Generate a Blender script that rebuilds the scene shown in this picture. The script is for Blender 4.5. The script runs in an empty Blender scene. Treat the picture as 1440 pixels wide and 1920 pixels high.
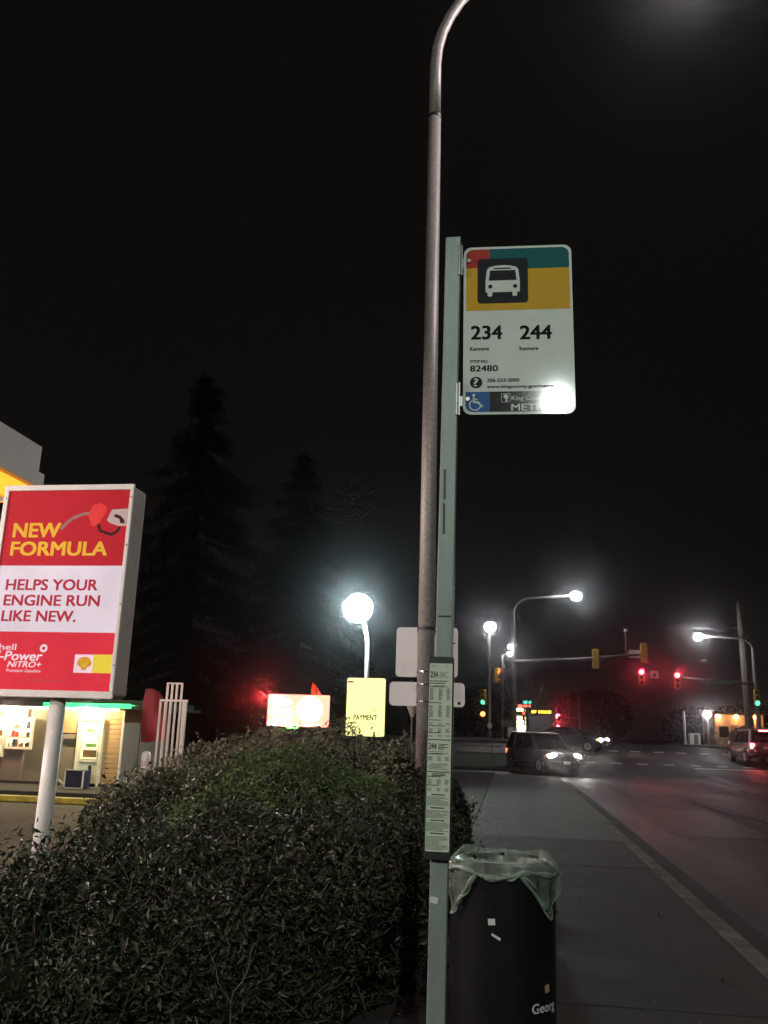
import bpy, bmesh, math, random
import numpy as np
from mathutils import Vector, Matrix, noise as mnoise

random.seed(7); RNG = np.random.default_rng(11)
SC = bpy.context.scene
COL = SC.collection
RAD = math.radians

# ------------------------------------------------------------------ camera
cam = bpy.data.objects.new('camera', bpy.data.cameras.new('camera')); COL.objects.link(cam)
SC.camera = cam
cam.data.sensor_fit = 'VERTICAL'; cam.data.sensor_height = 36.0; cam.data.lens = 30.0
cam.data.clip_start = 0.05; cam.data.clip_end = 3000
PITCH, YAW, ROLL = RAD(14.4), RAD(8.6), RAD(1.7)
fwd = Vector((-math.sin(YAW)*math.cos(PITCH), math.cos(YAW)*math.cos(PITCH), math.sin(PITCH)))
r0 = Vector((math.cos(YAW), math.sin(YAW), 0)); u0 = r0.cross(fwd)
rt = r0*math.cos(ROLL)+u0*math.sin(ROLL); up = u0*math.cos(ROLL)-r0*math.sin(ROLL)
cam.matrix_world = Matrix(((rt.x, up.x, -fwd.x, 0), (rt.y, up.y, -fwd.y, 0), (rt.z, up.z, -fwd.z, 1.6), (0, 0, 0, 1)))
SC.render.resolution_x, SC.render.resolution_y = 768, 1024

# ------------------------------------------------------------------ night sky, exposure
W = bpy.data.worlds.new('World'); SC.world = W; W.use_nodes = True
bg = W.node_tree.nodes['Background']
bg.inputs[0].default_value = (0.0050, 0.0042, 0.0040, 1); bg.inputs[1].default_value = 0.8
SC.view_settings.view_transform = 'Standard'; SC.view_settings.look = 'None'
SC.view_settings.exposure = 0; SC.view_settings.gamma = 1; SC.view_settings.use_curve_mapping = False
SC.cycles.use_denoising = True; SC.cycles.denoising_input_passes = 'RGB_ALBEDO'
SC.cycles.max_bounces = 6; SC.cycles.diffuse_bounces = 2; SC.cycles.glossy_bounces = 3
SC.cycles.transparent_max_bounces = 8; SC.cycles.volume_bounces = 0; SC.cycles.transmission_bounces = 4
SC.cycles.sample_clamp_indirect = 3.0
SC.cycles.caustics_reflective = False; SC.cycles.caustics_refractive = False

# ------------------------------------------------------------------ materials
def mat(name, col, rough=.6, metal=0., var=.18, scale=6., bump=0., bscale=None, spec=.5, coat=0., crough=.1,
        emit=None, estr=0., stretch=(1, 1, 1), rvar=0., island=0., evar=0.):
    m = bpy.data.materials.new(name); m.use_nodes = True
    nt = m.node_tree; N = nt.nodes; L = nt.links; b = N['Principled BSDF']
    tc = N.new('ShaderNodeTexCoord'); mp = N.new('ShaderNodeMapping'); mp.inputs['Scale'].default_value = stretch
    L.new(tc.outputs['Object'], mp.inputs[0])
    nz = N.new('ShaderNodeTexNoise'); nz.inputs['Scale'].default_value = scale; nz.inputs['Detail'].default_value = 6
    nz.inputs['Roughness'].default_value = .65
    L.new(mp.outputs[0], nz.inputs['Vector'])
    rp = N.new('ShaderNodeValToRGB'); e = rp.color_ramp.elements
    e[0].position = .3; e[1].position = .7
    e[0].color = (*[c*(1-var) for c in col], 1); e[1].color = (*[min(1, c*(1+var)) for c in col], 1)
    L.new(nz.outputs[0], rp.inputs[0]); out = rp.outputs[0]
    if island:
        gi = N.new('ShaderNodeNewGeometry'); hs = N.new('ShaderNodeHueSaturation')
        mr = N.new('ShaderNodeMapRange'); mr.inputs[3].default_value = 1-island; mr.inputs[4].default_value = 1+island
        L.new(gi.outputs['Random Per Island'], mr.inputs[0]); L.new(mr.outputs[0], hs.inputs['Value'])
        mh = N.new('ShaderNodeMapRange'); mh.inputs[3].default_value = .47; mh.inputs[4].default_value = .53
        sq = N.new('ShaderNodeMath'); sq.operation = 'FRACT'; ml = N.new('ShaderNodeMath'); ml.operation = 'MULTIPLY'; ml.inputs[1].default_value = 37.3
        L.new(gi.outputs['Random Per Island'], ml.inputs[0]); L.new(ml.outputs[0], sq.inputs[0]); L.new(sq.outputs[0], mh.inputs[0]); L.new(mh.outputs[0], hs.inputs['Hue'])
        L.new(out, hs.inputs['Color']); out = hs.outputs[0]
    L.new(out, b.inputs['Base Color'])
    b.inputs['Roughness'].default_value = rough; b.inputs['Metallic'].default_value = metal
    b.inputs['Specular IOR Level'].default_value = spec
    b.inputs['Coat Weight'].default_value = coat; b.inputs['Coat Roughness'].default_value = crough
    if rvar:
        mr2 = N.new('ShaderNodeMapRange'); mr2.inputs[1].default_value = .3; mr2.inputs[2].default_value = .7
        mr2.inputs[3].default_value = max(.03, rough-rvar); mr2.inputs[4].default_value = min(1, rough+rvar)
        L.new(nz.outputs[0], mr2.inputs[0]); L.new(mr2.outputs[0], b.inputs['Roughness'])
    if bump:
        n2 = N.new('ShaderNodeTexNoise'); n2.inputs['Scale'].default_value = bscale or scale*6; n2.inputs['Detail'].default_value = 4
        L.new(tc.outputs['Object'], n2.inputs['Vector'])
        bp = N.new('ShaderNodeBump'); bp.inputs['Strength'].default_value = bump; bp.inputs['Distance'].default_value = .02
        L.new(n2.outputs[0], bp.inputs['Height']); L.new(bp.outputs[0], b.inputs['Normal'])
    if emit:
        b.inputs['Emission Color'].default_value = (*emit, 1); b.inputs['Emission Strength'].default_value = estr
        if evar:
            n3 = N.new('ShaderNodeTexNoise'); n3.inputs['Scale'].default_value = 1.1; n3.inputs['Detail'].default_value = 2; L.new(tc.outputs['Object'], n3.inputs['Vector'])
            m3 = N.new('ShaderNodeMapRange'); m3.inputs[1].default_value = .3; m3.inputs[2].default_value = .7; m3.inputs[3].default_value = estr*(1-evar); m3.inputs[4].default_value = estr*(1+evar)
            L.new(n3.outputs[0], m3.inputs[0]); L.new(m3.outputs[0], b.inputs['Emission Strength'])
    return m

M = {}
M['asphalt'] = mat('asphalt', (.028, .0245, .022), .60, spec=.18, var=.4, scale=.45, bump=.5, bscale=90, stretch=(1, .16, 1), rvar=.14)
M['concrete_dark'] = mat('concrete_dark', (.029, .0255, .021), .78, spec=.15, var=.55, scale=1.6, bump=.5, bscale=110, rvar=.15)  # darker concrete tone for the near slabs and the gutter
M['concrete'] = mat('concrete', (.056, .054, .045), .78, spec=.2, var=.5, scale=1.7, bump=.35, bscale=120, rvar=.12)
M['kerbstone'] = mat('kerbstone', (.080, .072, .058), .85, spec=.15, var=.55, scale=2.5, bump=.4, bscale=60)
M['lot'] = mat('lot', (.062, .046, .031), .7, spec=.2, var=.6, scale=.9, bump=.3, bscale=70)
M['yellow_paint'] = mat('yellow_paint', (.62, .48, .06), .6, var=.35, scale=5)
M['white_paint'] = mat('white_paint', (.55, .54, .50), .6, var=.45, scale=3.5)
M['soil'] = mat('soil', (.035, .026, .018), .95, var=.5, scale=5, bump=.9, bscale=30)
M['grass'] = mat('grass', (.025, .035, .014), .95, var=.5, scale=3, bump=1., bscale=40)
M['terrain'] = mat('terrain', (.03, .03, .022), .95, var=.4, scale=.2)
M['galv'] = mat('galvanised', (.33, .285, .27), .5, metal=.2, var=.28, scale=30, bump=.08, bscale=60)
M['galv_dark'] = mat('galvanised_dark', (.15, .14, .135), .55, metal=.2, var=.3, scale=10)  # darker galvanised tone for the junction poles, rails and wires
M['post'] = mat('post_steel', (.24, .29, .265), .5, metal=.25, var=.16, scale=14, stretch=(1, 1, .25), bump=.05)
M['post_dark'] = mat('bracket_steel', (.22, .22, .20), .3, metal=.9, var=.2, scale=30)
M['chrome'] = mat('bolt_steel', (.7, .7, .68), .18, metal=1, var=.1)
GL = dict(rough=.65, spec=.12, coat=.30, crough=.065, var=.05, scale=9)
M['s_white'] = mat('sign_white', (.60, .66, .61), **GL)
M['s_red'] = mat('sign_red', (.38, .045, .030), **GL)
M['s_teal'] = mat('sign_teal', (.012, .105, .11), **GL)
M['s_yellow'] = mat('sign_yellow', (.56, .335, .030), **GL)
M['s_black'] = mat('sign_black', (.018, .020, .023), **GL)
M['s_blue'] = mat('sign_blue', (.035, .11, .30), **GL)
M['ink'] = mat('ink', (.014, .018, .016), .9, var=.1, spec=.03)
M['ink_faint'] = mat('ink_faint', (.17, .22, .18), .9, spec=.03, var=.3, scale=200)
M['paper'] = mat('paper', (.60, .66, .53), .35, var=.08, scale=5, coat=.3, crough=.2)
M['black_plastic'] = mat('black_plastic', (.02, .024, .022), .4, var=.2)
M['can'] = mat('can_enamel', (.006, .006, .009), .34, var=.25, scale=5, bump=.04, bscale=14)
M['sticker'] = mat('sticker', (.62, .62, .60), .5, var=.1)
M['alu_back'] = mat('sign_back', (.80, .75, .73), .5, var=.07, scale=3)
M['frame_white'] = mat('frame_white', (.74, .70, .66), .5, var=.1, scale=5)
M['box_side'] = mat('box_side', (.40, .37, .33), .55, var=.12, scale=4)
def lightbox(name, col, s, var=.05): return mat(name, [c*.55 for c in col], .6, var=var, scale=2, spec=.08, emit=col, estr=s*.72, evar=.22)
M['lb_red'] = lightbox('lightbox_red', (.62, .022, .036), .44)
M['lb_redlow'] = lightbox('lightbox_red_lower', (.62, .028, .048), .85)
M['lb_white'] = lightbox('lightbox_white', (.70, .62, .70), .82)
M['lb_yellow'] = lightbox('lightbox_yellow', (.72, .40, .035), .8)
M['lb_text'] = lightbox('lightbox_text_red', (.46, .03, .055), .62)
M['lb_print'] = lightbox('lightbox_print_white', (.80, .60, .66), .9)
M['lb_lemon'] = lightbox('lightbox_lemon', (.70, .55, .05), .85)
M['lb_orange'] = lightbox('lightbox_orange', (.66, .28, .02), .7)
M['lb_grey'] = lightbox('lightbox_grey', (.40, .17, .15), .6)
M['lb_dark'] = lightbox('lightbox_dark', (.06, .015, .02), .6)
M['lb_glove'] = lightbox('lightbox_glove', (.55, .42, .40), .7)
M['lb_brightred'] = lightbox('lightbox_nozzle_red', (.75, .05, .045), .75)
M['canopy'] = mat('canopy_white', (.52, .45, .42), .55, var=.08, scale=1.5)
M['canopy_glow'] = mat('canopy_lit_band', (.6, .3, .02), .4, emit=(1, .34, .02), estr=1.8)
M['panel_light'] = mat('lamp_panel', (.8, .8, .8), .4, emit=(1, .93, .82), estr=14)
M['wall_brown'] = mat('wall_brown', (.20, .15, .125), .8, var=.12, scale=3, bump=.15, bscale=40)
M['wall_beige'] = mat('wall_beige', (.20, .17, .12), .8, var=.12, scale=3)
M['board'] = mat('clapboard', (.40, .25, .12), .75, var=.18, scale=7, stretch=(.3, 1, 3))
M['trim'] = mat('trim_cream', (.68, .62, .48), .6, var=.08)
M['door'] = mat('door_cream', (.58, .55, .46), .5, var=.08)
M['roof'] = mat('roof_dark', (.035, .03, .028), .9, var=.3, scale=4)
M['room'] = mat('room_light', (.7, .6, .4), .6, var=.3, scale=4, emit=(1, .74, .36), estr=1.25)
M['room_dim'] = mat('room_goods', (.14, .08, .04), .7, var=.7, scale=9)
M['goods_green'] = mat('goods_green', (.10, .24, .06), .7, var=.5, scale=9)
M['neon_spill'] = mat('neon_backing_glow', (.05, .35, .14), .4, emit=(.03, .62, .16), estr=.8)  # backing emits green to imitate the tubes' glow between them
M['neon'] = mat('neon_green', (.1, .7, .3), .4, emit=(.04, 1, .22), estr=2.6)
M['eave_light'] = mat('eave_light', (1, .9, .7), .4, emit=(1, .80, .48), estr=16)
M['dark_blue'] = mat('dark_blue', (.02, .025, .06), .5, var=.2)
M['flag_red'] = mat('flag_red', (.20, .016, .02), .7, var=.15, scale=3)
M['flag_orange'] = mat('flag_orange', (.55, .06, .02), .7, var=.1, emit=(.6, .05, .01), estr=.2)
M['rack'] = mat('rack_white', (.55, .47, .40), .5, var=.12, scale=8)
M['white_pvc'] = mat('white_pvc', (.6, .6, .58), .5)
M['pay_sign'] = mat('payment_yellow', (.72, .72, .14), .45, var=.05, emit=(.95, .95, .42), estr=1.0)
M['led_red'] = mat('led_red', (.5, .05, .05), .4, emit=(1, .10, .10), estr=7)
M['led_white'] = mat('led_white', (.9, .9, .9), .4, emit=(1, .90, .80), estr=4.5)
M['led_pink'] = mat('led_pink', (.10, .05, .045), .5, spec=.1, var=.2, emit=(1, .30, .20), estr=2.6)
M['led_green'] = mat('led_green', (.2, .7, .2), .4, emit=(.12, 1, .2), estr=3)
M['lamp_cool'] = mat('lamp_cool', (1, 1, 1), .4, emit=(.78, .98, 1), estr=40)
M['lamp_white'] = mat('lamp_white', (1, 1, 1), .4, emit=(.97, .97, 1), estr=45)
M['lamp_warm'] = mat('lamp_warm', (1, .7, .4), .4, emit=(1, .55, .22), estr=22)
M['lamp_house'] = mat('lamp_housing', (.22, .22, .22), .5, metal=.4)
M['sig_yellow'] = mat('signal_yellow', (.52, .30, .03), .5, var=.15, scale=6)
M['sig_black'] = mat('signal_black', (.02, .02, .02), .5)
M['sig_off'] = mat('signal_lens_off', (.10, .06, .02), .25, var=.2)
M['sig_red'] = mat('signal_red', (.6, .02, .02), .4, emit=(1, .06, .10), estr=40)
M['sig_redo'] = mat('signal_hand', (.7, .1, .02), .4, emit=(1, .12, .03), estr=12)
M['sig_green'] = mat('signal_green', (.02, .6, .4), .4, emit=(.05, 1, .62), estr=5)
M['sign_green'] = mat('street_sign_green', (.02, .14, .06), .5, var=.2)
M['car_grey'] = mat('car_grey', (.10, .086, .08), .28, metal=.35, var=.06, coat=.8, crough=.06)
M['car_dark'] = mat('car_dark', (.008, .008, .011), .28, metal=.3, var=.06, coat=.8, crough=.06)
M['car_silver'] = mat('car_silver', (.20, .19, .19), .3, metal=.5, var=.06, coat=.8, crough=.06)
M['car_blue'] = mat('car_blue', (.025, .030, .075), .28, metal=.3, var=.06, coat=.8, crough=.06)
M['glass_dark'] = mat('glass_dark', (.008, .008, .010), .06, var=.1, spec=.7)
M['rubber'] = mat('rubber', (.012, .012, .012), .8)
M['rim'] = mat('rim', (.30, .30, .30), .35, metal=.8)
M['trim_dark'] = mat('trim_dark', (.02, .02, .02), .5)
M['headlight'] = mat('headlight', (1, 1, 1), .3, emit=(1, .95, .86), estr=60)
M['amber'] = mat('amber_light', (.8, .4, .05), .3, emit=(1, .42, .05), estr=5)
M['taillight'] = mat('taillight', (.6, .02, .02), .3, emit=(1, .07, .08), estr=40)
M['tail_dim'] = mat('taillight_dim', (.6, .05, .02), .3, emit=(1, .10, .04), estr=5)
M['tail_hot'] = mat('taillight_hot', (1, .8, .7), .3, emit=(1, .55, .35), estr=8)
M['plate'] = mat('plate_white', (.7, .7, .68), .5)
M['bus_paint'] = mat('bus_paint', (.06, .06, .075), .4, coat=.4)
M['bus_glass'] = mat('bus_glass', (.02, .024, .03), .15, emit=(.15, .2, .3), estr=.05)
M['led_amber'] = mat('led_amber', (.9, .5, .05), .4, emit=(1, .50, .03), estr=5)
M['totem_white'] = mat('totem_white', (.9, .8, .7), .4, emit=(1, .74, .5), estr=5)
M['totem_red'] = mat('totem_red', (.6, .1, .08), .4, emit=(1, .16, .10), estr=2.2)
M['totem_teal'] = mat('totem_teal', (.1, .5, .4), .4, emit=(.10, .85, .62), estr=1.6)
M['wood_pole'] = mat('wood_pole', (.12, .10, .088), .85, var=.25, scale=6, stretch=(1, 1, .1))
M['bark'] = mat('bark', (.085, .07, .055), .9, var=.35, scale=12, bump=.4)
M['twig'] = mat('twig', (.085, .068, .055), .8, var=.4, scale=20)
M['twig_pale'] = mat('twig_pale', (.085, .082, .066), .8, var=.35, scale=14)
LF = dict(var=.45, scale=2.2, spec=.28)
M['leaf_dark'] = mat('leaf_dark', (.032, .039, .019), .46, island=.55, **LF)
M['leaf_mid'] = mat('leaf_mid', (.062, .066, .036), .34, island=.5, **LF)
M['leaf_green'] = mat('leaf_green', (.090, .130, .045), .5, island=.45, **LF)
M['leaf_red'] = mat('leaf_red', (.07, .022, .022), .4, island=.4, **LF)
M['leaf_olive'] = mat('leaf_olive', (.150, .138, .085), .5, island=.5, **LF)
M['needle'] = mat('needle', (.006, .007, .005), .95, island=.5, var=.3, scale=2, spec=0.)
M['leaf_fallen'] = mat('leaf_fallen', (.10, .07, .04), .7, island=.5, **LF)
M['rim_pale'] = mat('rim_pale', (.55, .48, .46), .4, metal=.3, var=.5, scale=4)  # pale colour stands in for a bright loop glinting on the road
M['tar'] = mat('tar', (.012, .012, .012), .85, spec=.1, var=.3)
M['asphalt_patch'] = mat('asphalt_patch', (.019, .017, .016), .55, spec=.18, var=.3, scale=1.5, bump=.5, bscale=90, stretch=(1, .3, 1))
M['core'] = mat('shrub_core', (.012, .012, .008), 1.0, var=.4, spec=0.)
M['facade_warm'] = mat('facade_warm', (.42, .28, .17), .8, var=.3, scale=1.2)

def bag_material():
    m = bpy.data.materials.new('bag_film'); m.use_nodes = True
    nt = m.node_tree; N = nt.nodes; L = nt.links; b = N['Principled BSDF']
    b.inputs['Base Color'].default_value = (.62, .74, .62, 1); b.inputs['Roughness'].default_value = .10
    b.inputs['Specular IOR Level'].default_value = .8
    tr = N.new('ShaderNodeBsdfTransparent'); tr.inputs[0].default_value = (.9, .95, .9, 1)
    tl = N.new('ShaderNodeBsdfTranslucent'); tl.inputs[0].default_value = (.5, .62, .5, 1)
    m1 = N.new('ShaderNodeMixShader'); m1.inputs[0].default_value = .3
    L.new(b.outputs[0], m1.inputs[1]); L.new(tl.outputs[0], m1.inputs[2])
    mx = N.new('ShaderNodeMixShader')
    tc = N.new('ShaderNodeTexCoord'); nz = N.new('ShaderNodeTexNoise'); nz.inputs['Scale'].default_value = 9; nz.inputs['Detail'].default_value = 5
    L.new(tc.outputs['Object'], nz.inputs['Vector'])
    mr = N.new('ShaderNodeMapRange'); mr.inputs[1].default_value = .3; mr.inputs[2].default_value = .7
    mr.inputs[3].default_value = .04; mr.inputs[4].default_value = .38
    L.new(nz.outputs[0], mr.inputs[0]); L.new(mr.outputs[0], mx.inputs[0])
    L.new(tr.outputs[0], mx.inputs[1]); L.new(m1.outputs[0], mx.inputs[2])
    bp = N.new('ShaderNodeBump'); bp.inputs['Strength'].default_value = .9; bp.inputs['Distance'].default_value = .015
    n2 = N.new('ShaderNodeTexNoise'); n2.inputs['Scale'].default_value = 35; L.new(tc.outputs['Object'], n2.inputs['Vector'])
    L.new(n2.outputs[0], bp.inputs['Height']); L.new(bp.outputs[0], b.inputs['Normal'])
    L.new(mx.outputs[0], N['Material Output'].inputs[0])
    return m
M['bag'] = bag_material()
M['bag_tie'] = mat('bag_tie', (.17, .21, .17), .4, var=.3, scale=12, bump=.3, bscale=40)

# ------------------------------------------------------------------ mesh helpers
class MB:
    def __init__(s): s.v = []; s.f = []
    def add(s, vs, fs):
        o = len(s.v); s.v += [tuple(v) for v in vs]; s.f += [tuple(i+o for i in f) for f in fs]; return s
    def box(s, c, d, rz=0., rx=0., ry=0.):
        x, y, z = (k/2 for k in d); m = Matrix.Rotation(rz, 3, 'Z') @ Matrix.Rotation(ry, 3, 'Y') @ Matrix.Rotation(rx, 3, 'X')
        P = [m @ Vector((a*x, b*y, e*z))+Vector(c) for a in (-1, 1) for b in (-1, 1) for e in (-1, 1)]
        return s.add(P, [(0, 1, 3, 2), (4, 6, 7, 5), (0, 4, 5, 1), (2, 3, 7, 6), (0, 2, 6, 4), (1, 5, 7, 3)])
    def tube(s, path, rad, n=8, cap=True):
        P = [Vector(p) for p in path]; R = rad if hasattr(rad, '__len__') else [rad]*len(P)
        rings = []; ref = None
        for i, p in enumerate(P):
            d = (P[min(i+1, len(P)-1)]-P[max(i-1, 0)])
            d = d.normalized() if d.length > 1e-9 else Vector((0, 0, 1))
            if ref is None: ref = d.orthogonal().normalized()
            else:
                ref = ref-d*ref.dot(d); ref = ref.normalized() if ref.length > 1e-6 else d.orthogonal().normalized()
            b = d.cross(ref)
            rings.append([p+(ref*math.cos(2*math.pi*k/n)+b*math.sin(2*math.pi*k/n))*R[i] for k in range(n)])
        vs = [v for r in rings for v in r]; fs = []
        for i in range(len(P)-1):
            for k in range(n): a = i*n+k; b2 = i*n+(k+1) % n; fs.append((a, b2, b2+n, a+n))
        if cap: fs += [tuple(range(n))[::-1], tuple(range((len(P)-1)*n, len(P)*n))]
        return s.add(vs, fs)
    def lathe(s, prof, c=(0, 0, 0), n=24):
        vs = []; fs = []
        for r, z in prof:
            for k in range(n):
                a = 2*math.pi*k/n; vs.append((c[0]+r*math.cos(a), c[1]+r*math.sin(a), c[2]+z))
        for i in range(len(prof)-1):
            for k in range(n): a = i*n+k; b = i*n+(k+1) % n; fs.append((a, b, b+n, a+n))
        return s.add(vs, fs)
    def prism(s, pts, y0, y1):
        """outline in x,z extruded along y (front = smaller y)"""
        n = len(pts); vs = [(x, y0, z) for x, z in pts]+[(x, y1, z) for x, z in pts]
        fs = [tuple(range(n)), tuple(range(n, 2*n))[::-1]]+[(i, i+n, (i+1) % n+n, (i+1) % n) for i in range(n)]
        return s.add(vs, fs)
    def prism_side(s, pts, x0, x1):
        """outline in y,z extruded along x"""
        n = len(pts); vs = [(x0, y, z) for y, z in pts]+[(x1, y, z) for y, z in pts]
        fs = [tuple(range(n))[::-1], tuple(range(n, 2*n))]+[((i+1) % n, (i+1) % n+n, i+n, i) for i in range(n)]
        return s.add(vs, fs)
    def blob(s, c, r, n=12, m=8):
        vs = []; fs = []
        for i in range(m+1):
            t = math.pi*i/m
            for k in range(n):
                a = 2*math.pi*k/n; vs.append((c[0]+r[0]*math.sin(t)*math.cos(a), c[1]+r[1]*math.sin(t)*math.sin(a), c[2]+r[2]*math.cos(t)))
        for i in range(m):
            for k in range(n): a = i*n+k; b = i*n+(k+1) % n; fs.append((a, a+n, b+n, b))
        return s.add(vs, fs)
    def build(s, name, m, parent=None, smooth=False, bevel=0., seg=2):
        me = bpy.data.meshes.new(name); me.from_pydata(s.v, [], s.f)
        bm = bmesh.new(); bm.from_mesh(me); bmesh.ops.recalc_face_normals(bm, faces=bm.faces)
        if bevel: bmesh.ops.bevel(bm, geom=list(bm.edges), offset=bevel, segments=seg, affect='EDGES', profile=.5)
        bm.to_mesh(me); bm.free()
        return link(name, me, m, parent, smooth)
def link(name, me, m, parent=None, smooth=False):
    if smooth: me.shade_smooth()
    me.materials.append(M[m] if isinstance(m, str) else m)
    o = bpy.data.objects.new(name, me); COL.objects.link(o)
    if parent is not None: o.parent = parent
    return o
def tag(o, label=None, cat=None, group=None, kind=None):
    if label: o['label'] = label
    if cat: o['category'] = cat
    if group: o['group'] = group
    if kind: o['kind'] = kind
    return o
def thing(name, label, cat, loc=(0, 0, 0), rz=0., group=None):
    o = bpy.data.objects.new(name, None); COL.objects.link(o); o.location = loc; o.rotation_euler = (0, 0, rz)
    o.empty_display_size = .2
    return tag(o, label, cat, group)
def copy_tree(o, parent=None):
    c = o.copy(); COL.objects.link(c)
    if parent is not None: c.parent = parent; c.matrix_parent_inverse = o.matrix_parent_inverse.copy()
    for ch in [k for k in bpy.data.objects if k.parent == o]: copy_tree(ch, c)
    return c
def rrect(x0, x1, z0, z1, r, n=5):
    P = []
    for cx, cz, a0 in ((x1-r, z1-r, 0), (x0+r, z1-r, 90), (x0+r, z0+r, 180), (x1-r, z0+r, 270)):
        for k in range(n+1): a = RAD(a0+90*k/n); P.append((cx+r*math.cos(a), cz+r*math.sin(a)))
    return P
def circ(cx, cz, r, n=20, rz=None): return [(cx+r*math.cos(2*math.pi*k/n), cz+(rz or r)*math.sin(2*math.pi*k/n)) for k in range(n)]
def text(s, x0, x1, z0, z1, y, m, parent, bold=0., name='lettering', t=.0006, shear=0.):
    """flat lettering fitted into a rectangle on a face that looks to -y"""
    cu = bpy.data.curves.new('txt', 'FONT'); cu.body = s; cu.resolution_u = 3; cu.shear = shear
    ob = bpy.data.objects.new('txt', cu); COL.objects.link(ob)
    dg = bpy.context.evaluated_depsgraph_get(); me = bpy.data.meshes.new_from_object(ob.evaluated_get(dg))
    bpy.data.objects.remove(ob); bpy.data.curves.remove(cu)
    co = np.empty(len(me.vertices)*3); me.vertices.foreach_get('co', co); co = co.reshape(-1, 3)
    lo, hi = co.min(0), co.max(0)
    out = np.empty_like(co)
    out[:, 0] = x0+(co[:, 0]-lo[0])/(hi[0]-lo[0])*(x1-x0); out[:, 2] = z0+(co[:, 1]-lo[1])/(hi[1]-lo[1])*(z1-z0); out[:, 1] = y
    if bold:
        b = bold*(z1-z0)*.8; out[:, 0] = x0+b+(out[:, 0]-x0)*(x1-x0-2*b)/(x1-x0); out[:, 2] = z0+b*.6+(out[:, 2]-z0)*(z1-z0-1.2*b)/(z1-z0)
        fcs = [tuple(p.vertices) for p in me.polygons]; V = []; Fc = []
        for i, (dx, dz) in enumerate(((-b, -b*.6), (b, -b*.6), (-b, b*.6), (b, b*.6), (0, 0))):
            Fc += [tuple(k+len(V) for k in f) for f in fcs]; V += [(a+dx, c-.00004*i, d+dz) for a, c, d in out]
        bpy.data.meshes.remove(me); me = bpy.data.meshes.new(name); me.from_pydata(V, [], Fc)
    else:
        me.vertices.foreach_set('co', out.ravel())
    me.update(); me.materials.clear(); me.name = name
    return link(name, me, m, parent)
def point(parent, loc, power, col, radius=.12, name='lamp_light', spot=None):
    li = bpy.data.lights.new(name, 'SPOT' if spot else 'POINT'); li.energy = power; li.color = col; li.shadow_soft_size = radius
    if spot: li.spot_size = RAD(spot); li.spot_blend = .6
    o = bpy.data.objects.new(name, li); COL.objects.link(o); o.parent = parent; o.location = loc
    return o

# ------------------------------------------------------------------ the setting
GP = [(-2000, 0), (37, 0), (42, .10), (50, .5), (58, 1.05), (63, 1.2), (2000, 1.2)]
def g(y):
    for (a, za), (b, zb) in zip(GP, GP[1:]):
        if y <= b: return za+(zb-za)*(y-a)/(b-a)
    return 1.2
ST = [-600, -60, -30, 0, 15, 30, 37, 38.3, 40, 42, 44, 46, 48, 50, 51, 54, 58, 60, 62, 63, 70, 90, 150, 300, 600]
def ys(a, b): return [a]+[y for y in ST if a < y < b]+[b]
def strip(mb, x0, x1, y0, y1, dz):
    Y = ys(y0, y1); vs = [(x, y, g(y)+dz) for y in Y for x in (x0, x1)]
    return mb.add(vs, [(2*i, 2*i+1, 2*i+3, 2*i+2) for i in range(len(Y)-1)])
def block(mb, x0, x1, y0, y1, top, bot):
    Y = ys(y0, y1); n = len(Y)
    vs = [(x, y, g(y)+d) for y in Y for x, d in ((x0, bot), (x0, top), (x1, top), (x1, bot))]
    fs = [(4*i+k, 4*i+4+k, 4*i+4+(k+1) % 4, 4*i+(k+1) % 4) for i in range(n-1) for k in range(4)]
    return mb.add(vs, fs+[(0, 1, 2, 3), (4*n-1, 4*n-2, 4*n-3, 4*n-4)])

tag(strip(MB(), -600, 600, -600, 600, -.75).build('terrain', 'terrain'), kind='structure')
road = MB(); strip(road, 1.94, 15, -60, 400, -.13); strip(road, -80, 1.94, 38.3, 42, -.13); strip(road, -120, 1.94, 51, 62, -.13); strip(road, 15, 150, 51, 62, -.13)
road = tag(road.build('road', 'asphalt'), kind='structure')
def mark(x, y, w, l, m='white_paint', name='lane_marking'): strip(MB(), x-w/2, x+w/2, y-l/2, y+l/2, -.126).build(name, m, road)
for k in range(8): mark(4.2+k*1.35, 48.6, .55, .5)
for k in range(9): mark(3.6+k*1.35, 56.5, .6, .5)
mark(12.0, 46.9, 5.6, .4)
strip(MB(), 1.945, 2.30, -6, 36.2, -.1255).build('gutter', 'concrete_dark', road)
for x0, x1, y0, y1 in ((3.1, 4.9, 17.5, 24.0), (6.2, 7.3, 9.5, 31), (2.6, 3.4, 27, 34), (9.3, 11.4, 12, 26)): strip(MB(), x0, x1, y0, y1, -.1262).build('asphalt_patch', 'asphalt_patch', road)
for x0, y0 in ((5.4, 12), (8.2, 22)):                     # tar sealed cracks wander along the lanes
    tc_ = MB(); x = x0; y = y0
    for k in range(26):
        nx_ = x+random.gauss(0, .10); tc_.add([(x-.03, y, -.1245), (x+.03, y, -.1245), (nx_+.03, y+.6, -.1245), (nx_-.03, y+.6, -.1245)], [(0, 1, 2, 3)]); x = nx_; y += .6
    tc_.build('tar_seam', 'tar', road)
mh = thing('manhole_cover', 'round iron manhole cover with a pale rim in the near lane', 'manhole cover', (5.35, 15.6, -.124))
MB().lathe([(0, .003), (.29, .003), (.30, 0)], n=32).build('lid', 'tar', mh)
MB().lathe([(.305, 0), (.31, .010), (.345, .010), (.35, 0)], n=40).build('rim', 'rim_pale', mh)
MB().box((.0, 0, .005), (.20, .02, .006)).build('lifting_bar', 'chrome', mh)
lit_p = np.stack([np.concatenate([RNG.normal(-.55, .14, 170), RNG.normal(1.99, .06, 110), RNG.uniform(-.5, 1.6, 70)]), RNG.uniform(3.5, 24, 350), np.zeros(350)], 1)
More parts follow.
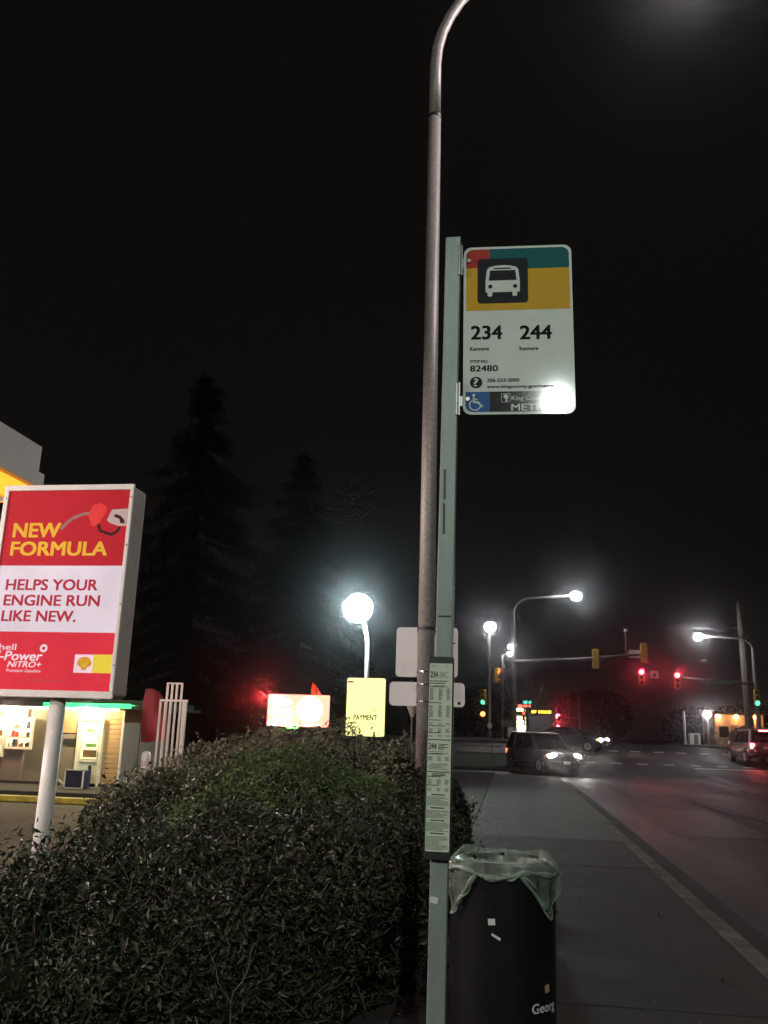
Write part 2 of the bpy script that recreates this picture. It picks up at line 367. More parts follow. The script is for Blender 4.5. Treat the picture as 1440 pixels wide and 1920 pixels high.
lit_p[:, 2] = np.where(lit_p[:, 0] > 1.94, -.118, .006); lit_p[:, 2] += .006*RNG.random(350); lit_p = lit_p[(lit_p[:, 0] < 1.70) | (lit_p[:, 0] > 1.96)]
LITTER = lit_p
tag(strip(MB(), -80, -5.6, -40, 36, -.42).build('forecourt', 'lot'), kind='structure')
tag(block(MB(), -5.6, -.70, -6, 36, 0, -.8).build('planting_bed', 'soil'), kind='structure')
for i, a in enumerate(((-80, -.70, 36.02, 38.28, .01, -.8), (-80, 1.92, 42.02, 50.98, .0, -.8), (-120, 1.92, 62.02, 400, .02, -.8), (15.02, 200, -60, 50.98, .02, -.8), (15.02, 200, 62.02, 400, .02, -.8))):
    tag(block(MB(), *a).build('verge', 'grass'), kind='structure')
# pavement of concrete slabs, kerb stones
walk = tag(block(MB(), -.69, 1.76, -6, 36.2, -.03, -.6).build('pavement', 'soil'), kind='structure')
SL = block(MB(), -.685, 1.755, 0, 2.991, 0, -.028).build('slab', 'concrete_dark', walk, bevel=.004, seg=1)
SL2 = block(MB(), -.685, 1.755, 0, 2.991, 0, -.028).build('slab', 'concrete', walk, bevel=.004, seg=1)
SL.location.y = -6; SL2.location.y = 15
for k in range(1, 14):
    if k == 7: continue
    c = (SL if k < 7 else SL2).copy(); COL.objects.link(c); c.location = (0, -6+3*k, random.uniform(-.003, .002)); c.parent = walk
arc = [(1.76-1.9+1.9*math.cos(RAD(a)), 36.2+1.95*math.sin(RAD(a))) for a in range(0, 91, 10)]
cs = MB(); o = [(-.685, 36.02)]+[(1.755, 36.02)]+arc+[(-.685, 38.15)]; n = len(o)
cs.add([(x, y, -.3) for x, y in o]+[(x, y, .001) for x, y in o], [tuple(range(n, 2*n))]+[(i, (i+1) % n, (i+1) % n+n, i+n) for i in range(n)]).build('slab', 'concrete', walk)
kerb = tag(block(MB(), 1.765, 1.93, -6, 36.2, -.04, -.6).build('kerb', 'kerbstone'), kind='structure')
KS = block(MB(), 1.764, 1.936, 0, 2.985, .004, -.20).build('kerb_stone', 'kerbstone', kerb, bevel=.018); KS.location.y = -6
for k in range(1, 14):
    c = KS.copy(); COL.objects.link(c); c.location = (0, -6+3*k, random.uniform(-.006, .004)); c.parent = kerb
ck = MB(); inner = arc; outer = [(1.76-1.9+2.07*math.cos(RAD(a)), 36.2+2.12*math.sin(RAD(a))) for a in range(0, 91, 10)]
for i in range(9):
    q = [inner[i], inner[i+1], outer[i+1], outer[i]]
    MB().add([(x, y, -.3) for x, y in q]+[(x, y, .004) for x, y in q], [(4, 5, 6, 7), (0, 1, 5, 4), (1, 2, 6, 5), (2, 3, 7, 6), (3, 0, 4, 7)]).build('kerb_stone', 'kerbstone', kerb)
for x0, x1, y0, y1 in ((1.93, 2.06, 42.05, 51), (1.93, 2.06, 62, 200), (14.86, 15.0, -40, 51), (14.86, 15.0, 62, 200), (-80, 1.9, 42.0-.13, 42.02), (-100, 1.9, 50.98, 51.1), (-100, 1.9, 61.9, 62.02), (15.02, 120, 61.9, 62.02), (15.02, 120, 50.98, 51.1)):
    block(MB(), x0, x1, y0, y1, .025, -.4).build('kerb_stone', 'kerbstone', kerb)

# ------------------------------------------------------------------ bus stop
bs = thing('bus_stop_sign', 'bus stop flag sign on a square steel post with a timetable case', 'bus stop', (-.286, 3.5, 0), RAD(0))
post = MB().prism([(-.034, 0), (.034, 0), (.034+.044, 3.80), (-.034+.044, 3.80)], -.032, .032).build('post', 'post', bs, bevel=.004)
pm = MB()
for z in (2.47, 2.62): pm.box((-.012+.0115*z, -.0345, z), (.009, .004, .13))
pm.build('post_slot', 'trim_dark', post)
MB().box((.024, -.0335, 2.06), (.05, .003, .006)).build('post_seam', 'trim_dark', post)
MB().box((-.004, -.0345, .99), (.03, .003, .022), ry=.15).build('sticker', 'sticker', post)
for z, x in ((2.16, .063), (1.95, .060)): MB().lathe([(0, .006), (.008, .004), (.009, 0)], (0, 0, 0), 8).build('bolt', 'chrome', post).location = (x, -.02, z)

SGY = RAD(2.0)
pn = MB().prism(rrect(-.24, .24, -.405, .405, .035), -.0015, .0015).build('sign_panel', 's_white', bs)
pn.location = (.332, -.012, 3.34); pn.rotation_euler = (0, 0, SGY)
def layer(pts, m, name, d=.0022): return MB().prism(pts, -d, -.0016).build(name, m, pn)
layer([(-.229, .300)]+[(-.124, .300), (-.124, .3935)]+[(-.199, .3935), (-.215, .388), (-.226, .376), (-.229, .362)], 's_red', 'red_band')
layer([(-.1235, .291), (.2285, .291), (.2285, .362), (.2255, .376), (.215, .388), (.199, .3935), (-.1235, .3935)], 's_teal', 'teal_band')
layer([(-.229, .0875), (.2285, .0875), (.2285, .2905), (-.124, .2905), (-.124, .2995), (-.229, .2995)], 's_yellow', 'yellow_band', .0021)
layer(rrect(-.178, .046, .122, .344, .016), 's_black', 'icon_square', .0030)
# pictogram of a bus seen from the front
bx0, bx1 = -.142, .010; cx = (bx0+bx1)/2
body = [(bx0, .176), (bx1, .176), (bx1, .232), (bx1-.006, .288), (bx1-.016, .300), (cx+.03, .308), (cx, .310), (cx-.03, .308), (bx0+.016, .300), (bx0+.006, .288), (bx0, .232)]
bp = layer(body, 's_white', 'bus_pictogram', .0036)
for x in (bx0+.019, bx1-.023): layer([(x-.010, .1765), (x-.010, .160), (x-.005, .155), (x+.006, .155), (x+.011, .160), (x+.011, .1765)], 's_white', 'pictogram_wheel', .0036)
layer([(bx0+.014, .234), (bx1-.014, .234), (bx1-.020, .284), (bx0+.020, .284)], 's_black', 'pictogram_window', .0042)
layer(rrect(cx-.038, cx+.038, .290, .2965, .003), 's_black', 'pictogram_display', .0042)
for x in (bx0+.021, bx1-.021): layer(circ(x, .204, .0095), 's_black', 'pictogram_headlamp', .0042)
Y = -.0024
text('234', -.207, -.0687, -.053, .0145, Y, 'ink', pn, .045); text('244', .0077, .1465, -.056, .0115, Y, 'ink', pn, .045)
text('Kenmore', -.2107, -.1275, -.106, -.0880, Y, 'ink', pn, .04); text('Kenmore', .0049, .0866, -.108, -.0905, Y, 'ink', pn, .04)
text('STOP NO.', -.2105, -.131, -.1646, -.150, Y, 'ink', pn, .04); text('82480', -.2103, -.0885, -.205, -.176, Y, 'ink', pn, .04)
layer(circ(-.1835, -.2565, .027, 28), 's_black', 'question_disc', .0024)
text('?', -.194, -.174, -.275, -.237, -.0030, 's_white', pn, .03)
text('206-553-3000', -.1365, .0033, -.2555, -.2385, Y, 'ink', pn, .04)
text('www.kingcounty.gov/metro', -.1365, .150, -.288, -.269, Y, 'ink', pn, .04)
layer([(-.199, -.3935), (-.126, -.3935), (-.126, -.300), (-.229, -.300), (-.229, -.362), (-.226, -.376), (-.215, -.388)], 's_blue', 'blue_field')
layer([(-.1255, -.300), (-.1255, -.3935), (.199, -.3935), (.215, -.388), (.2255, -.376), (.2285, -.362), (.2285, -.300)], 's_black', 'black_field')
# wheelchair symbol
wc = MB(); wc.prism(circ(-.1935, -.316, .0065, 14), -.0028, -.0023)
def stroke(mb, P, w, y0=-.0028, y1=-.0023):
    V = [Vector(p) for p in P]; Lf = []; Rt = []
    for i, p in enumerate(V):
        d0 = (p-V[i-1]).normalized() if i else (V[1]-V[0]).normalized(); d1 = (V[i+1]-p).normalized() if i < len(V)-1 else d0
        t = (d0+d1).normalized(); nn = Vector((-t.y, t.x)); k = w/2/max(.5, nn.dot(Vector((-d0.y, d0.x))))
        Lf.append(p+nn*k); Rt.append(p-nn*k)
    n = len(V); vs = []
    for y in (y0, y1):
        for a, b in zip(Lf, Rt): vs += [(a.x, y, a.y), (b.x, y, b.y)]
    fs = []
    for i in range(n-1):
        q = 2*i; fs += [(q, q+2, q+3, q+1), (q+2*n, q+1+2*n, q+3+2*n, q+2+2*n), (q, q+2*n, q+2+2*n, q+2), (q+1, q+3, q+3+2*n, q+1+2*n)]
    fs += [(0, 1, 1+2*n, 2*n), (2*n-2, 4*n-2, 4*n-1, 2*n-1)]
    mb.add(vs, fs)
    return mb
stroke(wc, [(-.1935, -.324), (-.1925, -.348), (-.173, -.349), (-.161, -.368), (-.154, -.365)], .0075)
stroke(wc, [(-.1925, -.336), (-.176, -.3365)], .005)
stroke(wc, [(-.1875+.024*math.cos(RAD(a)), -.361+.024*math.sin(RAD(a))) for a in range(115, 376, 15)], .005)
wc.build('wheelchair_symbol', 's_white', pn)
lg = MB(); 
for x0, x1, z0, z1 in ((-.0752, -.037, -.3112, -.3097), (-.0752, -.037, -.350, -.3485), (-.0752, -.0737, -.350, -.3097), (-.0385, -.037, -.350, -.3097)):
    lg.prism([(x0, z0), (x1, z0), (x1, z1), (x0, z1)], -.0028, -.0023)
lg.prism([(-.066, -.316), (-.058, -.314), (-.047, -.316), (-.044, -.326), (-.050, -.336), (-.047, -.346), (-.058, -.347), (-.055, -.336), (-.064, -.330)], -.0028, -.0023)
lg.build('county_emblem', 's_white', pn)
text('King County', -.0309, .118, -.3475, -.3215, -.0026, 's_white', pn, .01)
text('METRO', -.0326, .150, -.3894, -.358, -.0026, 's_white', pn, .03)
for z in (3.34+.335, 3.34-.335):
    br = MB().box((.0505+(z-1.7)*.0115, -.012, z), (.012, .05, .15)).box((.082+(z-1.7)*.008, -.004, z), (.05, .004, .05)).build('bracket', 'post_dark', bs, bevel=.002)
    MB().tube([(.105+(z-1.7)*.006, -.0165, z), (.105+(z-1.7)*.006, -.030, z)], .0095, 8).build('bolt', 'chrome', br)
    MB().box((.062+(z-1.7)*.0115, -.032, z), (.006, .01, .15)).build('bracket_edge', 'chrome', br)
# timetable case strapped on the post
tcs = MB().prism(rrect(-.050, .052, 1.135, 1.895, .008, 2), -.062, -.034).build('timetable_case', 'black_plastic', bs, bevel=.003)
tcs.rotation_euler = (0, RAD(.6), 0); tcs.location = (-.006, 0, 0)
sh = MB().prism(rrect(-.0445, .0465, 1.165, 1.868, .005, 2), -.0650, -.0622).build('timetable_sheet', 'paper', tcs)
YP = -.0660
text('234', -.0405, -.011, 1.812, 1.836, YP, 'ink', tcs, .02); text('244', -.0405, -.010, 1.538, 1.561, YP, 'ink', tcs, .02)
pr = MB(); pf = MB()
def ln(mb, x0, x1, z, h=.0022): mb.prism([(x0, z), (x1, z), (x1, z+h), (x0, z+h)], YP, -.0651)
def ragged(mb, x0, x1, z, h=.0022):
    x = x0
    while x < x1: w = random.uniform(.003, .011); ln(mb, x, min(x+w, x1), z, h); x += w+.0015
ln(pr, -.043, .043, 1.5725, .003); ln(pr, -.043, .043, 1.4525, .003)
for zt in (1.830, 1.825, 1.819, 1.813): ragged(pf, -.004, .030+random.uniform(-.012, .006), zt)
for zt in (1.556, 1.550, 1.544, 1.538): ragged(pr, -.003, .028+random.uniform(-.01, .006), zt, .003)
ragged(pf, -.036, -.010, 1.856); ragged(pf, .022, .034, 1.856)
for z0, z1, cols in ((1.725, 1.768, 3), (1.660, 1.706, 3), (1.632, 1.640, 3), (1.602, 1.618, 3), (1.585, 1.592, 3), (1.496, 1.512, 3), (1.408, 1.428, 3), (1.384, 1.396, 3)):
    z = z0
    while z < z1:
        for c in range(cols): x0 = -.041+.031*c+(.004 if c else 0); ragged(pf, x0, x0+.014+random.uniform(-.003, .003), z, .0024)
        z += .0042
    ragged(pr, -.043, .012+random.uniform(-.01, .012), z1+.007, .0028)
for zt in (1.797, 1.788): ragged(pr, -.043, .005+random.uniform(-.004, .025), zt, .003)
for zt in (1.780, 1.776, 1.528, 1.522, 1.483, 1.478, 1.474, 1.469, 1.463): ragged(pf, -.042+random.uniform(0, .015), .020+random.uniform(-.02, .02), zt)
for zt in (1.445, 1.439): ragged(pr, -.026, .026, zt, .0034)
for zh, z0, z1 in ((1.368, 1.331, 1.362), (1.320, 1.286, 1.313), (1.275, 1.238, 1.268), (1.228, 1.172, 1.222)):
    ragged(pr, -.026, .026, zh, .0042); z = z0
    while z < z1: ragged(pf, -.042, .042-random.choice((0, 0, .004, .02, .035)), z, .0019); z += .0042
tag(pr.build('printed_headings', 'ink', tcs), kind='stuff'); tag(pf.build('printed_lines', 'ink_faint', tcs), kind='stuff')

# ------------------------------------------------------------------ litter bin with clear liner
CX, CY, CR, CZ = -.04, 4.06, .232, 1.075
bn = thing('litter_bin', 'tall black round litter bin lined with a clear plastic bag', 'litter bin', (CX, CY, 0))
MB().lathe([(0, .01), (.205, .01), (.215, .03), (.222, .5), (CR-.004, .97), (CR, 1.01), (CR, 1.035), (CR-.006, 1.05), (CR-.025, 1.068), (CR-.04, CZ), (CR-.055, CZ+.002), (CR-.065, 1.06), (CR-.07, .6), (0, .55)], n=64).build('bin_body', 'can', bn, smooth=True)
MB().lathe([(.218, .02), (.226, .025), (.226, .06), (.219, .065)], n=48).build('base_ring', 'black_plastic', bn, smooth=True)
def on_bin(a, z, w, h, tilt, m, name):
    mb = MB(); r = CR+.002 if z > .9 else .222+(z-.5)/.42*(CR-.004-.222)+.0015
    P = []
    for sx, sz in ((-1, -1), (1, -1), (1, 1), (-1, 1)):
        dx = sx*w/2*math.cos(tilt)-sz*h/2*math.sin(tilt); dz = sx*w/2*math.sin(tilt)+sz*h/2*math.cos(tilt)
        t = RAD(a)+dx/r; P.append((r*math.cos(t), r*math.sin(t), z+dz))
    return mb.add(P, [(0, 1, 2, 3)]).build(name, m, bn)
on_bin(-101, .855, .030, .024, .1, 'sticker', 'sticker'); on_bin(-96.5, .800, .040, .010, -.45, 'sticker', 'sticker'); on_bin(-37, .60, .03, .03, .1, 'facade_warm', 'sticker')
tx = text('Georg', 0, .14, .505, .553, 0, 'sticker', bn, .03)
for v in tx.data.vertices:
    t = RAD(-59)+(v.co.x)/.222; r = .2255; v.co.x, v.co.y = r*math.cos(t), r*math.sin(t)
# the liner: out of the bin's mouth, over the rim and hanging unevenly outside
def liner():
    n = 180; rows = 22; vs = []; fs = []
    def drop(a):
        d = (math.degrees(a)+360) % 360         # 270 faces the camera, 180 is left, 0 is right
        def b(c, w, h): q = (d-c+540) % 360-180; return h*math.exp(-(q/w)**2)
        return .004+b(215, 21, .150)+b(322, 19, .150)+b(95, 60, .10)+.010*math.sin(7*a)+.006*math.sin(17*a+1)
    for k in range(n):
        a = 2*math.pi*k/n; D = drop(a)
        lift = .024*math.exp(-(((math.degrees(a)+360) % 360-150)/26)**2)+.020*math.exp(-(((math.degrees(a)+400) % 360-60)/26)**2)
        path = [(CR-.08, .80), (CR-.075, .90), (CR-.072, 1.02), (CR-.070, 1.06), (CR-.056, CZ+.010+lift), (CR-.040, CZ+.012+lift), (CR-.020, 1.076+lift*.6), (CR+.002, 1.058), (CR+.008, 1.036)]
        nd = rows-len(path)
        for j in range(nd):
            f = (j+1)/nd; path.append((CR+.008+.006*f, 1.036-D*f))
        for j, (r, z) in enumerate(path):
            amp = .006+.010*(j/rows)
            wv = mnoise.noise(Vector((math.cos(a)*5, math.sin(a)*5, z*9)))*amp*1.6+math.sin(a*23+3*math.sin(a*3))*amp*.45
            rr = max(r+wv, (CR+.003) if j >= 8 else 0)
            vs.append((rr*math.cos(a), rr*math.sin(a), z+mnoise.noise(Vector((math.cos(a)*7+5, math.sin(a)*7, j*.3)))*.006))
    for k in range(n):
        for j in range(rows-1): a = k*rows+j; b = ((k+1) % n)*rows+j; fs.append((a, b, b+1, a+1))
    mb = MB().add(vs, fs); o = mb.build('bag_liner', 'bag', bn, smooth=True)
    # hem of folded film along the lower edge
    hem = [vs[k*rows+rows-1] for k in range(n)]+[vs[rows-1]]
    hem = [(x*1.006, y*1.006, z) for x, y, z in hem]
    MB().tube(hem, [.004+.002*math.sin(k*.6) for k in range(n+1)], 5, cap=False).build('bag_hem', 'bag_tie', bn, smooth=True)
    return o
liner()
tie = MB(); P0 = []
for d in range(195, 345, 6):
    a = RAD(d); r = CR+.011; z = 1.048-.014*math.cos((d-270)/60)+.012*math.sin(d*.09)
    P0.append((r*math.cos(a), r*math.sin(a), z))
tie.tube(P0, [.011+.005*math.sin(k*1.3) for k in range(len(P0))], 6).build('bag_band', 'bag_tie', bn, smooth=True)
for sgn, a0, z0, z1 in ((1, 288, 1.04, .90), (-1, 243, 1.03, .90)):
    Q = [((CR+.012)*math.cos(RAD(a0+sgn*t*(30 if sgn > 0 else 24))), (CR+.012)*math.sin(RAD(a0+sgn*t*(30 if sgn > 0 else 24))), z0+(z1-z0)*t) for t in np.linspace(0, 1, 10)]
    MB().tube(Q, [.010+.003*math.sin(k) for k in range(10)], 6).build('bag_fold', 'bag_tie', bn, smooth=True)

# ------------------------------------------------------------------ street lights
def cobra(name, label, base, height, arm, rad=(.097, .077), power=900, col=(1, .96, .95), direction=0., group=None, rise=.45, lamp_r=.14, bend=1.25):
    t = thing(name, label, 'street light', base, direction, group)
    H = height
    MB().lathe([(0, 0), (.19, 0), (.19, .02), (rad[0]*1.35, .05), (rad[0]*1.3, .30), (rad[0], .33)], n=20).build('base', 'galv', t, smooth=False)
    zj = H-bend-.80
    MB().tube([(0, 0, .02), (0, 0, zj)], [rad[0], rad[1]*1.05], 20).build('pole', 'galv', t, smooth=True)
    MB().tube([(0, 0, zj-.02), (0, 0, zj+.02)], rad[1]*1.12, 20).build('pole_joint', 'trim_dark', t)
    P = [(0, 0, zj+.02), (0, 0, H-bend)]
    for k in range(1, 11):
        a = RAD(85*k/10); P.append((bend*(1-math.cos(a))*1.0, 0, H-bend+bend*math.sin(a)*.95))
    x, _, z = P[-1]; P += [(x+(arm-x)*f, 0, z+rise*f) for f in (.35, .7, 1)]
    MB().tube(P, [rad[1]*(1-.35*i/(len(P)-1)) for i in range(len(P))], 16).build('arm', 'galv', t, smooth=True)
    hd = MB().blob((arm+.3, 0, z+rise+.0), (.40, .17, .10), 16, 8).build('lamp_head', 'lamp_house', t, smooth=True)
    MB().blob((arm+.36, 0, z+rise-.06), (.20, .12, .07), 14, 6).build('lens', 'lamp_white', hd, smooth=True)
    point(t, (arm+.36, 0, z+rise-.32), power, col, lamp_r)
    return t
near = cobra('street_light', 'tall grey street light with curved arm behind the bus stop post', (-.92, 9.5, 0), 12.1, 2.95, power=760, col=(1, .93, .93), rise=-.15, bend=1.9)
rear = cobra('street_light', 'tall street light with curved arm further back along the pavement', (-.72, -14.85, 0), 10.45, 2.95, power=5600, col=(.90, 1, .92), rise=.30, lamp_r=.17)
for z in (9.6,): MB().tube([(0, 0, 2.70), (0, 0, 2.735)], .103, 20).build('strap', 'trim_dark', near)
for z in (2.235, 2.10, 1.915): MB().tube([(0, 0, z), (0, 0, z+.018)], .102, 20).build('strap', 'chrome', near)
MB().tube([(-.11, 0, 3.02), (-.085, 0, 3.02)], .02, 8).build('strap_buckle', 'chrome', near)
def plate(label, x0, x1, z0, z1, r, y, cat='road sign'):
    t = thing('road_sign', label, cat, (-.92, y, 0))
    MB().prism(rrect(x0+.92, x1+.92, z0, z1, r, 4), -.0015, .0015).build('plate', 'alu_back', t)
    for zc in (z0+.05, z1-.05): MB().box((0, -.02, zc), (.22, .03, .03)).build('clamp', 'chrome', t)
    return t
plate('larger pinkish back of a road sign strapped to the street light pole', -1.272, -.575, 2.195, 2.75, .045, 9.635)
p2 = plate('low wide back of a road sign strapped under the larger one', -1.335, -.497, 1.88, 2.14, .045, 9.637)
MB().prism(rrect(.345, .375, 1.905, 1.935, .004, 2), -.0045, -.0018).build('sticker', 'ink', p2)
# a small pale cone-shaped lantern standing behind the hedge
ln_ = thing('garden_lantern', 'small pale cone lantern on a thin post behind the hedge', 'lantern', (-1.62, 14.6, 0))
MB().tube([(0, 0, 0), (0, 0, 1.86)], .028, 8).build('post', 'trim_dark', ln_)
MB().lathe([(.03, 1.84), (.14, 2.10), (.15, 2.11), (.02, 2.12)], n=14).build('shade', 'rack', ln_)

# ------------------------------------------------------------------ petrol station: lightbox on a pole
fs = thing('lightbox_sign', 'red and white advertising lightbox reading NEW FORMULA on a white pole', 'advertising sign', (-4.545, 8.0, 0))
MB().tube([(.088, .15, -.42), (.088, .15, 1.86)], .078, 20).build('pole', 'frame_white', fs, smooth=True)
BZ = 1.85
cab = MB().prism(rrect(-.70, .725, BZ-.02, BZ+2.14, .05, 4), .012, .30).build('cabinet', 'box_side', fs, bevel=.006)
fr = MB()
for x0, x1, z0, z1 in ((-.705, .73, BZ+2.085, BZ+2.145), (-.705, .73, BZ-.025, BZ+.045), (-.705, -.655, BZ+.045, BZ+2.085), (.69, .73, BZ+.045, BZ+2.085)):
    fr.box(((x0+x1)/2, 0, (z0+z1)/2), (x1-x0, .034, z1-z0))
ff = fr.build('face_frame', 'frame_white', fs, bevel=.006)
for x in (-.68, .71):
    for z in (.3, .9, 1.5, 2.0): MB().lathe([(0, .004), (.010, .003), (.011, 0)], n=8).build('screw', 'post_dark', ff).matrix_local = Matrix.Translation((x, -.018, BZ+z)) @ Matrix.Rotation(RAD(90), 4, 'X')
def fl(name, m, x0, x1, z0, z1, y=.006): return MB().box(((x0+x1)/2, y, BZ+(z0+z1)/2), (x1-x0, .006, z1-z0)).build(name, m, fs)
top = fl('red_panel', 'lb_red', -.655, .69, 1.29, 2.085); mid = fl('white_panel', 'lb_white', -.655, .69, .615, 1.2895); bot = fl('red_panel', 'lb_redlow', -.655, .69, .045, .6145)
YF = .0015
def ft(s, x0, x1, z0, z1, m, par, b=.02, y=YF, shear=0.): return text(s, x0, x1, BZ+z0, BZ+z1, y, m, par, b, shear=shear)
ft('NEW', -.560, -.030, 1.585, 1.74, 'lb_yellow', top, .06); ft('FORMULA', -.560, .505, 1.392, 1.543, 'lb_yellow', top, .06)
ft('HELPS YOUR', -.555, .445, 1.035, 1.15, 'lb_text', mid, .05); ft('ENGINE RUN', -.555, .485, .876, .990, 'lb_text', mid, .05); ft('LIKE NEW.', -.555, .25, .717, .829, 'lb_text', mid, .05)
ft('Shell', -.60, -.348, .430, .493, 'lb_print', bot, .03); ft('V-Power', -.60, -.055, .328, .421, 'lb_print', bot, .04, shear=.15)
ft('NiTRO+', -.42, -.055, .262, .322, 'lb_print', bot, .04, shear=.2); ft('Premium Gasoline', -.42, -.055, .214, .246, 'lb_print', bot, .012)
ft('Cleans and protects like no other fuel', -.20, .225, .128, .150, 'lb_grey', bot, 0)
def fp(pts, m, name, par, y0=.0005, y1=.0028): return MB().prism([(x, BZ+z) for x, z in pts], y0, y1).build(name, m, par)
rg = circ(-.053, .453, .040, 20)
ring = MB(); 
for k in range(20):
    a, b = 2*math.pi*k/20, 2*math.pi*(k+1)/20
    ring.prism([(-.053+r*math.cos(t), BZ+.453+r*math.sin(t)) for r, t in ((.018, a), (.041, a), (.041, b), (.018, b))], .0005, .0028)
ring.build('ring_mark', 'lb_print', bot)
fp([(.29, .220), (.4855, .220), (.4855, .398), (.29, .398)], 'lb_print', 'logo_field', bot); fp([(.486, .220), (.69, .220), (.69, .400), (.486, .400)], 'lb_lemon', 'logo_field', bot)
sx, sz = .395, .262
shell = [(sx-.022, sz-.014), (sx+.022, sz-.014), (sx+.026, sz+.008)]+[(sx+.074*math.cos(RAD(a))*(1+.03*math.cos(RAD(a*7))), sz+.052+.060*math.sin(RAD(a))*(1+.04*abs(math.sin(RAD(a*3.5))))) for a in range(-25, 206, 11)]+[(sx-.026, sz+.008)]
fp(shell, 'lb_orange', 'scallop_emblem', bot, -.0015, .0004)
rb = MB()
for a in range(30, 151, 20): stroke(rb, [(sx+.012*math.cos(RAD(a)), BZ+sz+.012), (sx+.066*math.cos(RAD(a)), BZ+sz+.05+.054*math.sin(RAD(a)))], .004, -.0028, -.0018)
rb.build('scallop_ribs', 'lb_lemon', bot)
# printed petrol nozzle held in a glove
sp = MB(); stroke(sp, [(-.03, BZ+1.672), (.02, BZ+1.730), (.085, BZ+1.785), (.15, BZ+1.815), (.22, BZ+1.834), (.27, BZ+1.838)], .036, .0012, .0028); sp.build('nozzle_spout_print', 'lb_grey', top)
fp([(.262, 1.80), (.30, 1.712), (.338, 1.698), (.40, 1.758), (.455, 1.862), (.44, 1.915), (.375, 1.948), (.30, 1.925), (.262, 1.86)], 'lb_brightred', 'nozzle_guard_print', top)
hp = MB(); stroke(hp, [(.375, BZ+1.72), (.40, BZ+1.655), (.53, BZ+1.612), (.59, BZ+1.65), (.61, BZ+1.70)], .030, -.0006, .0004); hp.build('nozzle_handle_print', 'lb_dark', top)
fp([(.465, 1.765), (.49, 1.832), (.51, 1.876), (.68, 1.885), (.68, 1.705), (.60, 1.700), (.55, 1.718), (.50, 1.735)], 'lb_glove', 'glove_print', top, -.0016, -.0007)
fp([(.53, 1.805), (.555, 1.828), (.61, 1.81), (.655, 1.765), (.66, 1.725), (.61, 1.735), (.60, 1.775)], 'lb_dark', 'glove_gap_print', top, -.0026, -.0017)

# ------------------------------------------------------------------ canopy
cn = thing('station_canopy', 'white petrol station canopy corner with an orange lit band', 'canopy', (-6.74, 11, -.42))
MB().box((-6.5, -8, 5.70), (13, 16, .40)).build('fascia', 'canopy', cn, bevel=.01)
MB().box((-6.5, -8, 5.385), (13.12, 16.12, .22)).build('fascia_lip', 'canopy', cn, bevel=.01)
MB().box((-6.5, -8, 5.16), (12.9, 15.9, .22)).build('lit_band', 'canopy_glow', cn)
sf = MB().box((-6.5, -8, 5.03), (12.5, 15.5, .04)).build('soffit', 'frame_white', cn)
for x in (-2.0, -6.0, -10):
    for y in (-2.2, -6.5, -11): MB().box((x, y, 5.0), (.6, .6, .03)).build('soffit_lamp', 'panel_light', cn)
for x, y, pw in ((-2.0, -2.2, 1100), (-2.0, -6.5, 800), (-2.0, -11, 900), (-6.0, -6.5, 500)):
    point(cn, (x, y, 4.8), pw, (1, .84, .80), .3)
for x, y in ((-2.4, -3.4), (-9.6, -3.4), (-2.4, -12), (-9.6, -12)): MB().box((x, y, 2.5), (.4, .4, 5.0)).build('column', 'frame_white', cn, bevel=.02)

# ------------------------------------------------------------------ kiosk
kz = -.42
ks = thing('station_kiosk', 'small wooden petrol station kiosk with green neon eave and lit door', 'kiosk', (-12.05, 26, kz))
def kx(x): return x+12.05
W0 = MB().box((kx(-17.6), 2.1, 1.22), (4.7, 4.0, 2.44)).build('wall', 'wall_brown', ks)
W1 = MB().box((kx(-13.65), 2.15, 1.22), (3.2, 3.9, 2.44)).build('wall', 'wall_beige', ks)
for k in range(16):
    z = .06+k*.148
    MB().prism([(kx(-12.66), z), (kx(-12.06), z), (kx(-12.06), z+.14), (kx(-12.66), z+.14)], .165, .199).build('board', 'board', W1, bevel=.004, seg=1).rotation_euler = (RAD(0), 0, 0)
    if k > 10: MB().box((kx(-13.85), .18, z+.07), (.80, .03, .14)).build('board', 'board', W1)
MB().box((kx(-12.04), .19, 1.2), (.05, .08, 2.4)).build('corner_trim', 'trim', W1)
MB().box((kx(-15.2), 2.0, 2.50), (8.2, 5.0, .10)).build('eave', 'roof', ks, bevel=.01)
MB().box((kx(-15.2), 2.0, 2.64), (7.8, 4.6, .16)).build('roof', 'roof', ks)
nn = MB().box((kx(-12.95), -.54, 2.515), (2.9, .03, .11)).build('neon_backing', 'neon_spill', ks)
for z in (2.485, 2.56): MB().tube([(kx(-14.38), -.575, z), (kx(-11.52), -.575, z+.02)], .022, 8).build('neon_tube', 'neon', nn)
MB().tube([(kx(-11.52), -.575, 2.55), (kx(-11.52), 1.2, 2.55)], .022, 8).build('neon_tube', 'neon', nn)
for x0, x1 in ((-16.3, -14.55), (-14.1, -12.15)): MB().box((kx((x0+x1)/2), -.02, 2.425), (x1-x0, .12, .05)).build('eave_lamp', 'eave_light', ks)
point(ks, (kx(-13.1), -.35, 2.30), 190, (1, .78, .46), .12); point(ks, (kx(-15.6), -.35, 2.30), 190, (1, .80, .52), .12); point(ks, (kx(-12.3), -1.6, 2.45), 30, (.7, 1, .4), .15)
dr = MB().box((kx(-13.04), .13, 1.02), (.74, .08, 2.02)).build('door', 'door', ks, bevel=.008)
MB().box((kx(-13.04), .085, 1.42), (.52, .03, 1.0)).build('door_window', 'room', dr)
MB().box((kx(-13.0), .065, 1.08), (.44, .02, .22)).build('goods', 'room_dim', dr); MB().box((kx(-12.98), .064, 1.33), (.34, .02, .10)).build('goods', 'goods_green', dr); MB().box((kx(-13.05), .064, 1.78), (.26, .02, .07)).build('goods', 'goods_green', dr)
